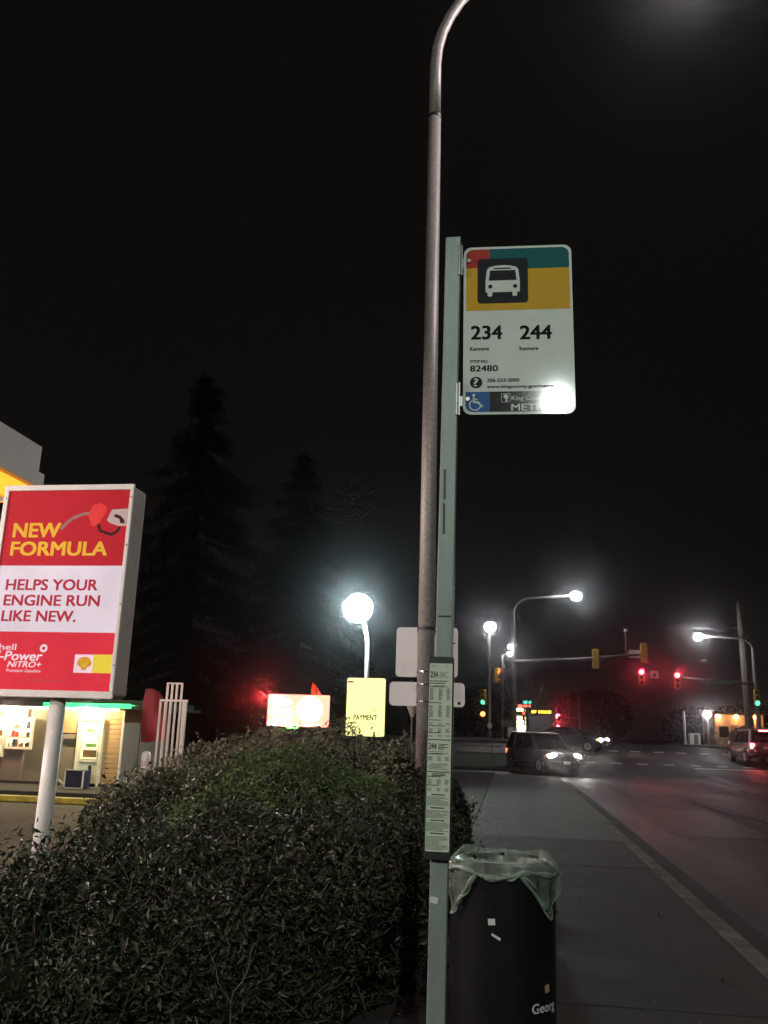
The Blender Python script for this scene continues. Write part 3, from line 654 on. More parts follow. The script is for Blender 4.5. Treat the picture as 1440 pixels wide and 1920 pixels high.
MB().box((kx(-13.04), .085, .86), (.56, .05, .05)).build('door_rail', 'trim', dr)
MB().box((kx(-12.95), .085, .45), (.10, .02, .55)).build('kick_panel', 'trim_dark', dr); MB().tube([(kx(-12.73), .06, 1.0), (kx(-12.73), .06, 1.12)], .015, 8).build('handle', 'chrome', dr)
fr2 = MB().box((kx(-13.43), .10, 1.04), (.06, .14, 2.08)).box((kx(-12.655), .10, 1.04), (.06, .14, 2.08)).box((kx(-13.04), .10, 2.10), (.84, .14, .07)).build('door_frame', 'trim', ks)
MB().box((kx(-13.75), .17, 1.42), (.42, .03, .17)).build('name_plate', 'trim_dark', ks)
for x0, x1, z0, z1 in ((-15.80, -15.02, 1.20, 2.06), (-16.75, -15.95, .95, 2.05)):
    wn = MB().box((kx((x0+x1)/2), .07, (z0+z1)/2), (x1-x0, .05, z1-z0)).build('window', 'room', ks)
    f = MB()
    for a, b, c, d in ((x0-.06, x0, z0-.06, z1+.06), (x1, x1+.06, z0-.06, z1+.06), (x0, x1, z0-.06, z0), (x0, x1, z1, z1+.06)): f.box((kx((a+b)/2), .04, (c+d)/2), (b-a, .1, d-c))
    f.build('window_frame', 'trim', wn)
    for zr in (z0+.02, z0+.32, z0+.60):
        x = x0+.03
        while x < x1-.10:
            w_ = random.uniform(.05, .15); h_ = random.uniform(.08, .24)
            if random.random() < .8: MB().box((kx(x+w_/2), .036, zr+h_/2), (w_*.9, .016, h_)).build('goods', random.choice(('room_dim', 'room_dim', 'goods_green', 's_red', 'dark_blue', 'trim')), wn)
            x += w_
        MB().box((kx((x0+x1)/2), .037, zr-.01), (x1-x0, .012, .014)).build('shelf', 'room_dim', wn)
    MB().box((kx((x0+x1)/2), .030, (z0+z1)/2), (.03, .02, z1-z0)).build('mullion', 'trim', wn)
MB().box((kx(-14.4), .12, .10), (5.6, .06, .18)).build('plinth', 'roof', ks)
wk = tag(MB().box((-14.5, 24.6, -.36), (9, 2.6, .12)).build('kiosk_walkway', 'concrete', None, bevel=.02), kind='structure')
kk = tag(MB().box((-12.2, 21.6, -.35), (6.0, .30, .14)).build('forecourt_island', 'yellow_paint', None, bevel=.03), kind='structure')
bb = thing('ice_box', 'dark blue box with a pale frame beside the kiosk door', 'box', (-12.75, 25.0, -.30))
MB().box((0, 0, .27), (.56, .5, .50)).build('body', 'dark_blue', bb, bevel=.01)
f = MB()
for x in (-.28, .28): f.box((x, -.25, .27), (.035, .05, .54))
for z in (.015, .53): f.box((0, -.25, z), (.60, .05, .035))
f.build('frame', 'trim', bb)
MB().box((-.42, -.1, .12), (.36, .06, .05), ry=RAD(35)).build('ramp_arm', 'trim', bb)

# feather flag, slatted racks, bollard
fg = thing('feather_flag', 'tall dark red feather banner beside the kiosk', 'banner', (-10.05, 24, -.42))
MB().tube([(-.45, 0, 0), (-.45, 0, 2.4), (-.42, 0, 2.9), (-.32, 0, 3.03)], .015, 8).build('mast', 'trim_dark', fg)
pts = [(-.44, 1.55), (.28, 1.62), (.32, 2.3), (.22, 2.7), (.02, 2.92), (-.30, 3.04), (-.42, 2.9)]
vs = []; fsx = []
nx, nz_ = 8, 16
for j in range(nz_+1):
    z = 1.55+1.47*j/nz_; w = .74*(1 if z < 2.3 else max(.10, math.sqrt(max(0, 1-((z-2.3)/.76)**2))))
    for i in range(nx+1): x = -.43+w*i/nx; vs.append((x, .05*math.sin(6*x+3*z)+.02*math.sin(9*z), z+.04*math.sin(5*x)*(1-j/nz_)))
for j in range(nz_):
    for i in range(nx): a = j*(nx+1)+i; fsx.append((a, a+1, a+nx+2, a+nx+1))
MB().add(vs, fsx).build('cloth', 'flag_red', fg, smooth=True)
rk = thing('slatted_rack', 'white slatted metal rack of tall upright bars behind the hedge', 'rack', (-6.32, 16, -.42))
for x in (-.26, -.165, -.07, .03): MB().box((x, .12, 1.4), (.034, .034, 2.80)).build('upright', 'rack', rk)
for x in (-.30, -.20, -.10, 0, .10): MB().box((x, -.06, 1.22), (.034, .034, 2.44)).build('upright', 'rack', rk)
MB().box((.185, -.06, 1.24), (.075, .06, 2.48)).build('upright', 'rack', rk)
MB().box((-.04, -.06, 2.47), (.56, .04, .04)).box((-.115, .12, 2.80), (.32, .04, .03)).box((-.04, -.06, .25), (.56, .04, .04)).build('crossbar', 'rack', rk)
bo = thing('bollard', 'short white bollard standing by the dark lot behind the hedge', 'bollard', (-7.35, 17.2, -.42))
MB().lathe([(0, 0), (.09, 0), (.09, 1.42), (.07, 1.47), (0, 1.49)], n=14).build('post', 'white_pvc', bo, smooth=True)
MB().lathe([(.091, 1.2), (.094, 1.2), (.094, 1.3), (.091, 1.3)], n=14).build('band', 'rack', bo)

# LED price sign, flame-shaped flag, payment sign, bent lamp
ls = thing('led_sign', 'glowing red and white electronic sign board behind the hedge', 'led sign', (-5.43, 22, -.42))
bd = MB().box((0, .12, 2.47), (1.60, .18, .80)).build('cabinet', 'led_pink', ls, bevel=.01)
MB().box((-.6, .12, 1.0), (.12, .12, 2.2)).box((.6, .12, 1.0), (.12, .12, 2.2)).build('legs_frame', 'trim_dark', ls)
for k, (x0, x1, z) in enumerate(((-.74, -.30, 2.80), (-.77, -.16, 2.68), (-.72, -.20, 2.56), (-.77, -.12, 2.43), (-.70, -.14, 2.30), (-.74, -.2, 2.17))):
    MB().prism(rrect(x0, x1, z-.066, z+.064, .05, 3), .012, .03).build('led_row', 'led_white' if k % 2 else 'led_red', bd)
MB().prism(circ(.32, 2.50, .335, 28), .010, .03).build('lit_disc', 'led_white', bd)
MB().prism(rrect(-.77, .0, 2.085, 2.13, .02, 2), .010, .03).build('led_row', 'led_white', bd); MB().prism(rrect(.1, .62, 2.085, 2.13, .02, 2), .010, .03).build('led_row', 'led_white', bd)
MB().prism(rrect(-.32, .05, 2.02, 2.075, .02, 2), .005, .03).build('led_row', 'led_green', bd)
point(ls, (-.80, -.5, 2.80), 330, (1, .06, .06), .08); point(ls, (-.2, -.6, 2.06), 60, (.5, 1, .4), .15)
fm = thing('pennant', 'orange red pointed pennant above the electronic sign', 'pennant', (-5.05, 22.4, -.42))
MB().tube([(0, 0, 0), (0, 0, 3.15)], .014, 6).build('mast', 'trim_dark', fm)
vs = []; fsx = []
for j in range(10):
    z = 2.7+.51*j/9; w = .36*(1-(j/9)**1.6)
    for i in range(5): vs.append((-.16+.05*(j/9)+w*i/4, .03+.03*math.sin(i+j*.7), z))
for j in range(9):
    for i in range(4): a = j*5+i; fsx.append((a, a+1, a+6, a+5))
MB().add(vs, fsx).build('cloth', 'flag_orange', fm)
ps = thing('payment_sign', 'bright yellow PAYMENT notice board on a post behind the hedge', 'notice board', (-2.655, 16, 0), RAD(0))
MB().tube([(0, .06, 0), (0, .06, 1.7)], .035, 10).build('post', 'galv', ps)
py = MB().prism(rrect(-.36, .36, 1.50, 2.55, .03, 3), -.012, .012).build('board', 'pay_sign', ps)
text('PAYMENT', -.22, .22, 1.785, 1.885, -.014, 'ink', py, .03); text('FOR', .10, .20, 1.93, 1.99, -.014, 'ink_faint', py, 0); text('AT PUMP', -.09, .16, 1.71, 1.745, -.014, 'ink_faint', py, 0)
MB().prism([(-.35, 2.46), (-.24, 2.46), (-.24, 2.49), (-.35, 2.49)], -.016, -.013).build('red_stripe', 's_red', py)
bl = thing('area_light', 'cool white area floodlight on a bent pole at the station', 'lamp post', (-3.98, 24, -.42))
MB().tube([(0, 0, 0), (0, 0, 4.1), (-.01, 0, 4.5), (-.08, 0, 4.85), (-.19, 0, 5.15), (-.28, 0, 5.34)], [.07, .065, .06, .055, .05, .045], 12).build('pole', 'white_pvc', bl, smooth=True)
hd = MB().blob((-.31, .14, 5.42), (.42, .24, .42), 18, 12).build('lamp_head', 'lamp_house', bl, smooth=True)
MB().blob((-.31, -.02, 5.41), (.41, .22, .41), 18, 12).build('lens', 'lamp_cool', hd, smooth=True)
point(bl, (-.31, -.42, 5.36), 2000, (.74, .98, 1), .16)

# ------------------------------------------------------------------ shrubs
def leaf_mesh(name, P, Nrm, L, Wd, m, parent, curl=.25):
    n = len(P); Rn = RNG.normal(size=(n, 3)); T = np.cross(Nrm, Rn); T /= np.linalg.norm(T, axis=1)[:, None]+1e-9
    B = np.cross(Nrm, T); L = L[:, None]; Wd = Wd[:, None]
    a = P-T*L*.5; c = P+T*L*.5-Nrm*L*curl*.5; l = P+B*Wd*.5+Nrm*Wd*.22; r = P-B*Wd*.5+Nrm*Wd*.22
    V = np.stack([a, r, c, l], 1).reshape(-1, 3)
    me = bpy.data.meshes.new(name); me.vertices.add(4*n); me.vertices.foreach_set('co', V.ravel().astype(np.float32))
    me.loops.add(6*n); me.polygons.add(2*n)
    idx = (np.arange(n)[:, None]*4+np.array([0, 1, 2, 0, 2, 3])[None]).ravel()
    me.loops.foreach_set('vertex_index', idx.astype(np.int32)); me.polygons.foreach_set('loop_start', np.arange(0, 6*n, 3, dtype=np.int32))
    me.update(calc_edges=True); me.validate()
    return link(name, me, m, parent)
def lump(p): # cheap lumpy field
    return (1.2*np.sin(p[:, 0]*5.3+2*p[:, 1])*np.sin(p[:, 1]*4.4+p[:, 0]*1.7)*.6+np.sin(p[:, 0]*4.1+1)*np.sin(p[:, 1]*3.7+2)*np.sin(p[:, 2]*4.7)+.6*np.sin(p[:, 0]*9+p[:, 2]*7)*np.sin(p[:, 1]*8+p[:, 2]*5))
def sample(blobs, n, depth=.22, zmin=.05, lump_amp=.11):
    C = np.array([b[0] for b in blobs], float); R = np.array([b[1] for b in blobs], float)
    area = (R[:, 0]*R[:, 1]+R[:, 0]*R[:, 2]+R[:, 1]*R[:, 2]); pick = RNG.choice(len(blobs), size=int(n*2.6), p=area/area.sum())
    D = RNG.normal(size=(len(pick), 3)); D /= np.linalg.norm(D, axis=1)[:, None]
    P = C[pick]+R[pick]*D
    k = 1-depth*RNG.random(len(pick))**1.7+lump_amp*lump(P)
    P = C[pick]+R[pick]*D*k[:, None]
    ok = P[:, 2] > zmin
    for i in range(len(blobs)):
        q = (((P-C[i])/R[i])**2).sum(1); ok &= (pick == i) | (q > .62)
    P, D = P[ok][:n], (D/R[pick])[ok][:n]; D /= np.linalg.norm(D, axis=1)[:, None]
    return P, D
def shrub(label, base, blobs, n, leaf, lm, name='shrub', twigs=0, tips=0, spread=.8, twig_mat='twig', group=None, shoots=0, extra=None, depth=.22, lumps=.11, slim=.45, reach=.17):
    t = thing(name, label, 'shrub', base, 0, group)
    b = [((c[0]-base[0], c[1]-base[1], c[2]-base[2]), r) for c, r in blobs]
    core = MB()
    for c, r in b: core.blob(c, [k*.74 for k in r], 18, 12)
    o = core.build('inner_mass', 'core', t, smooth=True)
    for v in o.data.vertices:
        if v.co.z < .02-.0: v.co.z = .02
    P, D = sample(b, n, depth, .05, lumps)
    if shoots:                                     # leafy sprigs that break the outline
        sp_, sd_ = sample(b, shoots*3, .02); up_k = sp_[:, 2] > np.percentile(sp_[:, 2], 45); sp_, sd_ = sp_[up_k][:shoots], sd_[up_k][:shoots]
        A = []; B = []
        for i in range(len(sp_)):
            d = sd_[i]*.5+np.array([random.gauss(0, .35), random.gauss(0, .35), .75]); d /= np.linalg.norm(d); ln3 = random.uniform(.05, reach); k = random.randint(6, 12)
            f = np.linspace(0, 1, k)[:, None]; A.append(sp_[i]+d*f*ln3+RNG.normal(size=(k, 3))*.010); B.append(np.repeat(sd_[i][None], k, 0))
        P = np.concatenate([P]+A); D = np.concatenate([D]+B)
    Nn = D*.55+RNG.normal(size=P.shape)*spread*.6+np.array([0, 0, .25]); Nn /= np.linalg.norm(Nn, axis=1)[:, None]
    L = leaf*(.45+1.15*RNG.random(len(P))**1.5)
    tag(leaf_mesh('foliage', P, Nn, L, L*(slim+.2*RNG.random(len(P))), lm, t), kind='stuff')
    if extra:
        em, ne, cond = extra; P2, D2 = sample(b, ne, .05); keep = cond(P2); P2, D2 = P2[keep], D2[keep]
        Nn = D2*.6+RNG.normal(size=P2.shape)*.5; Nn /= np.linalg.norm(Nn, axis=1)[:, None]; L = leaf*(.7+.7*RNG.random(len(P2)))
        tag(leaf_mesh('foliage', P2, Nn, L, L*.5, em, t), kind='stuff')
    if twigs or tips:
        tw = MB(); P, D = sample(b, twigs+tips, .03)
        for i in range(len(P)):
            p = Vector(P[i]); d = (Vector(D[i])*.6+Vector((random.gauss(0, .6), random.gauss(0, .6), random.gauss(.35, .4)))).normalized()
            ln2 = random.uniform(.06, .20); q = [p-d*ln2*.6, p+d*ln2*.2+Vector((random.gauss(0, .01), random.gauss(0, .01), 0)), p+d*ln2*.6+Vector((random.gauss(0, .02), random.gauss(0, .02), random.gauss(0, .015)))]
            tw.tube(q, [.0035, .0025, .0012], 4, cap=False)
            if random.random() < .5:
                e = q[1]+Vector((random.gauss(0, .05), random.gauss(0, .05), random.gauss(.03, .03))); tw.tube([q[1], e], [.002, .001], 4, cap=False)
        tag(tw.build('twigs', twig_mat, t), kind='stuff')
    return t
S1B = [((-1.75, 6.0, .44), (.95, 1.05, .54)), ((-2.6, 6.0, .32), (.85, 1.1, .46)), ((-1.05, 5.9, .48), (.52, 1.1, .56)), ((-3.25, 5.9, .20), (.70, .9, .34)), ((-2.2, 5.55, .40), (1.0, .75, .46)), ((-3.95, 5.9, .12), (.6, .8, .26)),
       ((-.95, 7.3, .46), (.48, .9, .54)), ((-2.95, 5.4, .26), (.65, .6, .36)), ((-1.35, 5.25, .38), (.55, .5, .48)), ((-1.9, 5.05, .26), (.7, .42, .36)), ((-2.7, 5.0, .20), (.6, .4, .30)), ((-3.4, 5.2, .16), (.55, .5, .28)),
       ((-2.05, 6.5, .60), (.40, .42, .36)), ((-1.3, 6.5, .64), (.36, .40, .36)), ((-2.5, 5.7, .50), (.38, .4, .28)), ((-3.1, 5.6, .36), (.34, .36, .26)), ((-1.75, 5.2, .50), (.34, .34, .26)), ((-3.75, 5.6, .22), (.36, .36, .24))]
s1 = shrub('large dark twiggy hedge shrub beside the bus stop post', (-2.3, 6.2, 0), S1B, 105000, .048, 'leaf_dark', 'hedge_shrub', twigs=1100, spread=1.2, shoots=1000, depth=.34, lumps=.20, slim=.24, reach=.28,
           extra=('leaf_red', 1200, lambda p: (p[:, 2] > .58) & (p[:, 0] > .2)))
lq = RNG.normal(size=LITTER.shape)*.25; lq[:, 2] += 1; lq /= np.linalg.norm(lq, axis=1)[:, None]
tag(leaf_mesh('leaf_litter', LITTER, lq, .03+.03*RNG.random(len(LITTER)), .02+.015*RNG.random(len(LITTER)), 'leaf_fallen', None), kind='stuff')
# bare branching stems in the foot of the front shrub
st = MB()
def stem(p, d, ln2, r, lv):
    q = [p]
    for j in range(3): q.append(q[-1]+d*ln2/3+Vector((random.gauss(0, .012), random.gauss(0, .008), random.gauss(0, .008))))
    st.tube(q, [r, r*.9, r*.8, r*.65], 5)
    if lv:
        for _ in range(2): stem(q[-1], (d+Vector((random.gauss(0, .55), random.gauss(-.1, .25), random.gauss(0, .2)))).normalized(), ln2*.75, r*.6, lv-1)
for k in range(9): stem(Vector((random.uniform(-3.0, -1.4)+2.3, random.uniform(4.68, 4.95)-6.2, 0)), Vector((random.gauss(0, .35), .08, 1)).normalized(), random.uniform(.14, .24), random.uniform(.004, .009), 2)
tag(st.build('stems', 'twig_pale', s1), kind='stuff')
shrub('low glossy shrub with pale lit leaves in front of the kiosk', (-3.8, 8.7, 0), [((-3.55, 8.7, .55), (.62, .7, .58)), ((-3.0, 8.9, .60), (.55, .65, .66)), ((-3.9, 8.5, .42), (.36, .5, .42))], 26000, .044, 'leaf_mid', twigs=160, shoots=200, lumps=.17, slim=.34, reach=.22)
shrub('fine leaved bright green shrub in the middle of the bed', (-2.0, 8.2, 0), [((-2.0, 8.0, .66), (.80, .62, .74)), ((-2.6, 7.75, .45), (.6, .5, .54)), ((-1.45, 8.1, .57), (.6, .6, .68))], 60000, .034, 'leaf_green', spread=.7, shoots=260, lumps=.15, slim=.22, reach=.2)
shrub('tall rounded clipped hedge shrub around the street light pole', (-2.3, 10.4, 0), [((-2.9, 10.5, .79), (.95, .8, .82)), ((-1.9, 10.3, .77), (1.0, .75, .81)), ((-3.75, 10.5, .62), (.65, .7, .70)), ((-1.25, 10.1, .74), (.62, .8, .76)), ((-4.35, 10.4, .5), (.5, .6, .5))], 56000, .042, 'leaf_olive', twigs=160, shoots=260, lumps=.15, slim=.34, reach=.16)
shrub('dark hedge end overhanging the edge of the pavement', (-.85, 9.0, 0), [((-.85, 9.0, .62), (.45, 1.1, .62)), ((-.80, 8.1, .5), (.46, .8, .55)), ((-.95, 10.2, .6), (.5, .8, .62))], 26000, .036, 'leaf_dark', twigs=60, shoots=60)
for i, (x, y, r, h, lab) in enumerate(((15.6+4, 78, 1.3, 1.5, 'round dark bush near the lit white lamp across the road'), (24.5, 74, 1.6, 1.4, 'low dark bush in front of the lit facade'))):
    shrub(lab, (x, y, 1.2), [((x, y, 1.2+h*.5), (r, r, h*.6)), ((x+r*.7, y+.3, 1.2+h*.4), (r*.7, r*.7, h*.45))], 6000, .12, 'leaf_dark')

# ------------------------------------------------------------------ trees
def conifer(label, x, y, z0, h, r, seed):
    rnd = np.random.default_rng(seed); t = thing('conifer_tree', label, 'tree', (x, y, z0), 0, 'tall dark conifers behind the station')
    MB().tube([(0, 0, 0), (.05, 0, h*.5), (0, 0, h*.98)], [.35, .2, .02], 10).build('trunk', 'needle', t)
    P = []; Nn = []; br = MB()
    z = h*.10
    while z < h*.985:
        f = (z-h*.10)/(h*.9); rr = r*(1-f)**.85*(.75+.5*rnd.random())+.25
        for k in range(rnd.integers(6, 10)):
            a = rnd.random()*6.283; ln2 = rr*(.7+.45*rnd.random()); d = np.array([math.cos(a), math.sin(a), -.18-.2*rnd.random()])
            m_ = int(50+ln2*44); s = rnd.random(m_)**.7
            p = np.array([0, 0, z])+d*(s*ln2)[:, None]; p += rnd.normal(size=(m_, 3))*np.array([.16, .16, .12])*(.5+s)[:, None]; p[:, 2] -= .12*s*ln2*s
            P.append(p); q = rnd.normal(size=(m_, 3)); q[:, 2] += .8; Nn.append(q/np.linalg.norm(q, axis=1)[:, None])
            br.tube([(0, 0, z), tuple(np.array([0, 0, z])+d*ln2*.9)], [.03, .008], 4, cap=False)
        z += .42+.25*rnd.random()
    P = np.concatenate(P); Nn = np.concatenate(Nn); L = .22+.2*rnd.random(len(P))
    cr = leaf_mesh('crown', P, Nn, L, L*.14, 'needle', t); tag(br.build('branches', 'needle', t), kind='stuff')
conifer('tallest dark conifer tree standing behind the station lot', -17.6, 45, -.3, 22.3, 6.2, 1)
conifer('second shorter dark conifer tree beside the tallest one', -11.7, 46, -.2, 17.2, 4.9, 2)
conifer('broad dark conifer tree set further back behind both others', -15.2, 58, .5, 15.5, 5.5, 3)
def bare_tree(label, x, y, z0, h, seed):
    random.seed(seed); t = thing('bare_tree', label, 'tree', (x, y, z0)); tr = MB(); cr = MB()
    tr.tube([(0, 0, 0), (.04, 0, h*.25), (0, .03, h*.45)], [.10, .08, .06], 8)
    def grow(p, d, ln2, r, lv):
        q = p+d*ln2; cr.tube([p, (p+q)/2+Vector((random.gauss(0, .03), random.gauss(0, .03), 0)), q], [r, r*.8, r*.6], 4, cap=False)
        if lv: 
            for _ in range(3): grow(q, (d+Vector((random.gauss(0, .45), random.gauss(0, .45), random.gauss(.1, .3)))).normalized(), ln2*random.uniform(.6, .85), r*.6, lv-1)
    for _ in range(6): grow(Vector((0, 0, h*random.uniform(.25, .45))), Vector((random.gauss(0, .5), random.gauss(0, .5), .9)).normalized(), h*.2, .035, 3)
    tr.build('trunk', 'bark', t); cr.build('crown', 'twig_pale', t)
bare_tree('small bare tree beside the signal mast at the corner', .95, 54.0-3.4, g(50.6), 4.6, 5)
random.seed(99)
# far wood beyond the junction, one dark mass
P = []
for k in range(46):
    cx_, cy_, r_ = random.uniform(-150, 160), random.uniform(150, 190), random.uniform(4, 8); h_ = random.uniform(4, 9)
    q = RNG.normal(size=(1500, 3)); q /= np.linalg.norm(q, axis=1)[:, None]; P.append(np.array([cx_, cy_, 1+h_*.55])+q*np.array([r_, r_*.6, h_*.6])*(.75+.3*RNG.random((1500, 1))))
P = np.concatenate(P); P = P[P[:, 2] > 1]; q = RNG.normal(size=P.shape); q /= np.linalg.norm(q, axis=1)[:, None]
tag(leaf_mesh('treeline', P, q, .4+.5*RNG.random(len(P)), .25+.3*RNG.random(len(P)), 'needle', None), kind='stuff')

# ------------------------------------------------------------------ traffic signals
def signal(parent, loc, rz, lit=None, m='sig_red', kind=3, name='signal_head'):
    hs = MB().box((0, .09, 0), (.36, .20, .36*kind)).build(name, 'sig_yellow', parent, bevel=.02)
    hs.location = loc; hs.rotation_euler = (0, 0, rz)
    for k in range(kind):
        z = .36*((kind-1)/2-k)
        MB().prism(circ(0, z, .145, 18), -.03, -.012).build('lens', m if k == lit else 'sig_off', hs)
        v = MB(); n = 14
        vs = []
        for j in range(n+1):
            a = RAD(-35+250*j/n)
            for r, y in ((.155, -.012), (.155, -.22+.05*abs(math.cos(a))), (.168, -.22+.05*abs(math.cos(a))), (.168, -.012)): vs.append((r*math.cos(a), y, z+r*math.sin(a)))
        v.add(vs, [(4*j+c, 4*j+(c+1) % 4, 4*j+4+(c+1) % 4, 4*j+4+c) for j in range(n) for c in range(4)]).build('visor', 'sig_yellow', hs)
    return hs
def lum(parent, x, y, z, power, m='lamp_white', r=.26, col=(1, .98, 1)):
    hd = MB().blob((x, y+.05, z+.10), (.45, .22, .12), 12, 8).build('lamp_head', 'lamp_house', parent, smooth=True)
    MB().blob((x, y, z), (r, r, r*.85), 14, 10).build('lens', m, hd, smooth=True)
    if power: point(parent, (x, y-r-.10, z-.02), power, col, .08)
# first mast: its heads face away along the road
m1 = thing('signal_mast', 'signal mast with back-facing yellow heads at the corner behind the grey suv', 'traffic signal', (.2, 50, g(50)))
b0 = g(50)
MB().lathe([(0, 0), (.22, 0), (.22, .04), (.15, .1), (.145, .5), (.13, 5.0), (.10, 8.0), (.10, 8.2)], n=16).build('pole', 'galv_dark', m1, smooth=True)
P = [(0, 0, 7.9)]+[(1.0*(1-math.cos(RAD(a))), 0, 7.9+.95*math.sin(RAD(a))) for a in range(10, 91, 10)]+[(3.4, 0, 9.02)]
MB().tube(P, [.085]+[.07]*9+[.05], 10).build('lamp_arm', 'galv_dark', m1, smooth=True); lum(m1, 3.6, 0, 8.98, 520, r=.30)
MB().tube([(0, 0, 5.19), (3.5, 0, 5.35), (7.5, 0, 5.73)], [.11, .09, .06], 12).build('signal_arm', 'galv_dark', m1, smooth=True)
signal(m1, (4.6, .1, 5.40), math.pi); signal(m1, (7.25, .1, 5.80), math.pi)
MB().box((6.72, .05, 5.72), (.62, .02, .45)).build('arm_sign', 'alu_back', m1)
cmx = MB().tube([(6.28, 0, 5.62), (6.28, 0, 6.95)], .025, 8).build('camera_stub', 'galv_dark', m1); MB().box((6.30, -.08, 7.02), (.14, .36, .13)).build('camera_case', 'white_pvc', cmx, bevel=.02)
MB().box((-.35, -.1, 1.75), (.75, .03, .35)).build('street_plate', 'wall_beige', m1); MB().box((-.1, -.12, 1.25), (.5, .03, .55)).build('notice_plate', 'alu_back', m1)
point(m1, (-.2, -.3, 5.9), 60, (1, 1, 1), .06); MB().blob((-.2, -.05, 5.98), (.14, .12, .12), 10, 8).build('beacon', 'lamp_white', m1)
# left corner post with a globe lamp and side heads
c1 = thing('signal_post', 'signal post with a globe lamp on top beside the low railing', 'traffic signal', (-1.49, 63.5, 1.2))
MB().lathe([(0, 0), (.16, 0), (.16, .5), (.10, .6), (.10, 4), (.085, 7.6)], n=14).build('pole', 'galv_dark', c1, smooth=True)
MB().box((0, -.16, .98), (.30, .22, .34)).build('control_box', 'white_pvc', c1, bevel=.02); MB().tube([(.05, -.05, 7.55), (.45, -.05, 7.55), (.45, -.05, 7.95)], .04, 8).build('bracket', 'galv_dark', c1)
lum(c1, .05, -.1, 8.05, 520, r=.42)
signal(c1, (.62, -.1, 4.55), RAD(60), 0, 'sig_redo'); signal(c1, (-.45, -.1, 3.0), RAD(-25), 2, 'sig_green')
MB().box((.3, 0, 4.6), (.6, .05, .05)).box((-.2, 0, 3.1), (.4, .05, .05)).build('head_bracket', 'galv_dark', c1)
wk2 = MB().box((-.48, -.1, 1.80), (.42, .25, .45)).build('pedestrian_head', 'sig_black', c1, bevel=.02); MB().prism(circ(-.48, 1.80, .17, 16), -.26, -.24).build('lit_hand', 'sig_redo', wk2)
# second mast with red heads
m2 = thing('signal_mast', 'signal mast with two red lights and a green street name plate', 'traffic signal', (16.75, 63, 1.2))
MB().lathe([(0, 0), (.26, 0), (.26, .04), (.17, .12), (.15, 4.6), (.11, 6.6), (.11, 6.8)], n=16).build('pole', 'galv_dark', m2, smooth=True)
P = [(0, 0, 6.6)]+[(-1.0*(1-math.cos(RAD(a))), 0, 6.6+.8*math.sin(RAD(a))) for a in range(10, 91, 10)]+[(-3.3, 0, 7.55)]
MB().tube(P, [.09]+[.07]*9+[.05], 10).build('lamp_arm', 'galv_dark', m2, smooth=True); lum(m2, -3.6, 0, 7.5, 520, r=.30)
MB().tube([(0, 0, 4.28), (-4.2, -.4, 4.50), (-8.1, -.8, 4.80)], [.12, .09, .06], 12).build('signal_arm', 'galv_dark', m2, smooth=True)
signal(m2, (-7.75, -1.05, 4.52), 0, 0); signal(m2, (-5.35, -.9, 4.36), 0, 0)
for x, z in ((-7.75, 4.88), (-5.35, 4.72)): point(m2, (x, -1.40, z), 460, (1, .03, .07), .10, spot=50).rotation_euler = Vector((-.14, -1, .12)).to_track_quat('-Z', 'Y').to_euler()
MB().box((-6.85, -.85, 4.74), (.52, .03, .52)).build('turn_sign', 'plate', m2); MB().box((-6.85, -.872, 4.70), (.16, .01, .2)).build('turn_arrow', 'ink', m2)
cmx = MB().tube([(-3.4, -.35, 4.4), (-3.4, -.35, 5.75)], .025, 8).build('camera_stub', 'galv_dark', m2); MB().box((-3.42, -.42, 5.80), (.36, .2, .12)).build('camera_case', 'white_pvc', cmx, bevel=.02)
MB().box((-2.2, -.36, 4.36), (1.45, .03, .36)).build('street_name_plate', 'sign_green', m2)
signal(m2, (-.05, -.25, 3.35), 0, 2, 'sig_green')
up_ = thing('utility_pole', 'thick wooden utility pole beside the right signal mast', 'utility pole', (16.55, 64.5, 1.2))
MB().tube([(0, 0, 0), (-.05, 0, 5), (-.12, 0, 10.2)], [.30, .27, .20], 12).build('pole', 'wood_pole', up_, smooth=True); MB().box((-.1, 0, 9.9), (.5, .1, .1)).build('crossarm', 'wood_pole', up_)
MB().tube([(.0, -.18, 4.8), (-.06, -.17, 6.4)], .05, 8).build('conduit', 'galv_dark', up_)
for z, lab, y2 in ((6.8, 'thin overhead cable passing above the red signal heads', 55), (9.6, 'upper overhead cable fixed to the utility pole crossarm', 60)):
    w = thing('overhead_cable', lab, 'cable', (16.5, 64.3, 1.2)); MB().tube([(-60+80*k/20, (64.5-y2)*(-(1-k/20)) if k < 16 else -(64.5-y2)*(1-k/20), z-1.2-.6*math.sin(math.pi*k/20)+.2) for k in range(21)], .012, 5).build('wire', 'galv_dark', w)
# far signals down the road
fs_ = thing('signal_mast', 'far signal mast with red lights beyond the bus', 'traffic signal', (8.2, 108, 1.2))
MB().lathe([(0, 0), (.15, 0), (.12, 5.2)], n=10).build('pole', 'galv_dark', fs_); MB().tube([(0, 0, 2.6), (-3.0, 0, 2.75)], .07, 8).build('signal_arm', 'galv_dark', fs_)
for z in (2.75, 1.45):
    h = MB().box((-2.55, -.05, z-.2), (.45, .2, .9)).build('signal_head', 'sig_yellow', fs_); MB().prism(circ(-2.55, z, .24, 14), -.2, -.16).build('lens', 'sig_red', h); point(fs_, (-2.55, -.5, z), 500, (1, .03, .06), .1, spot=50).rotation_euler = Vector((-.05, -1, 0)).to_track_quat('-Z', 'Y').to_euler()

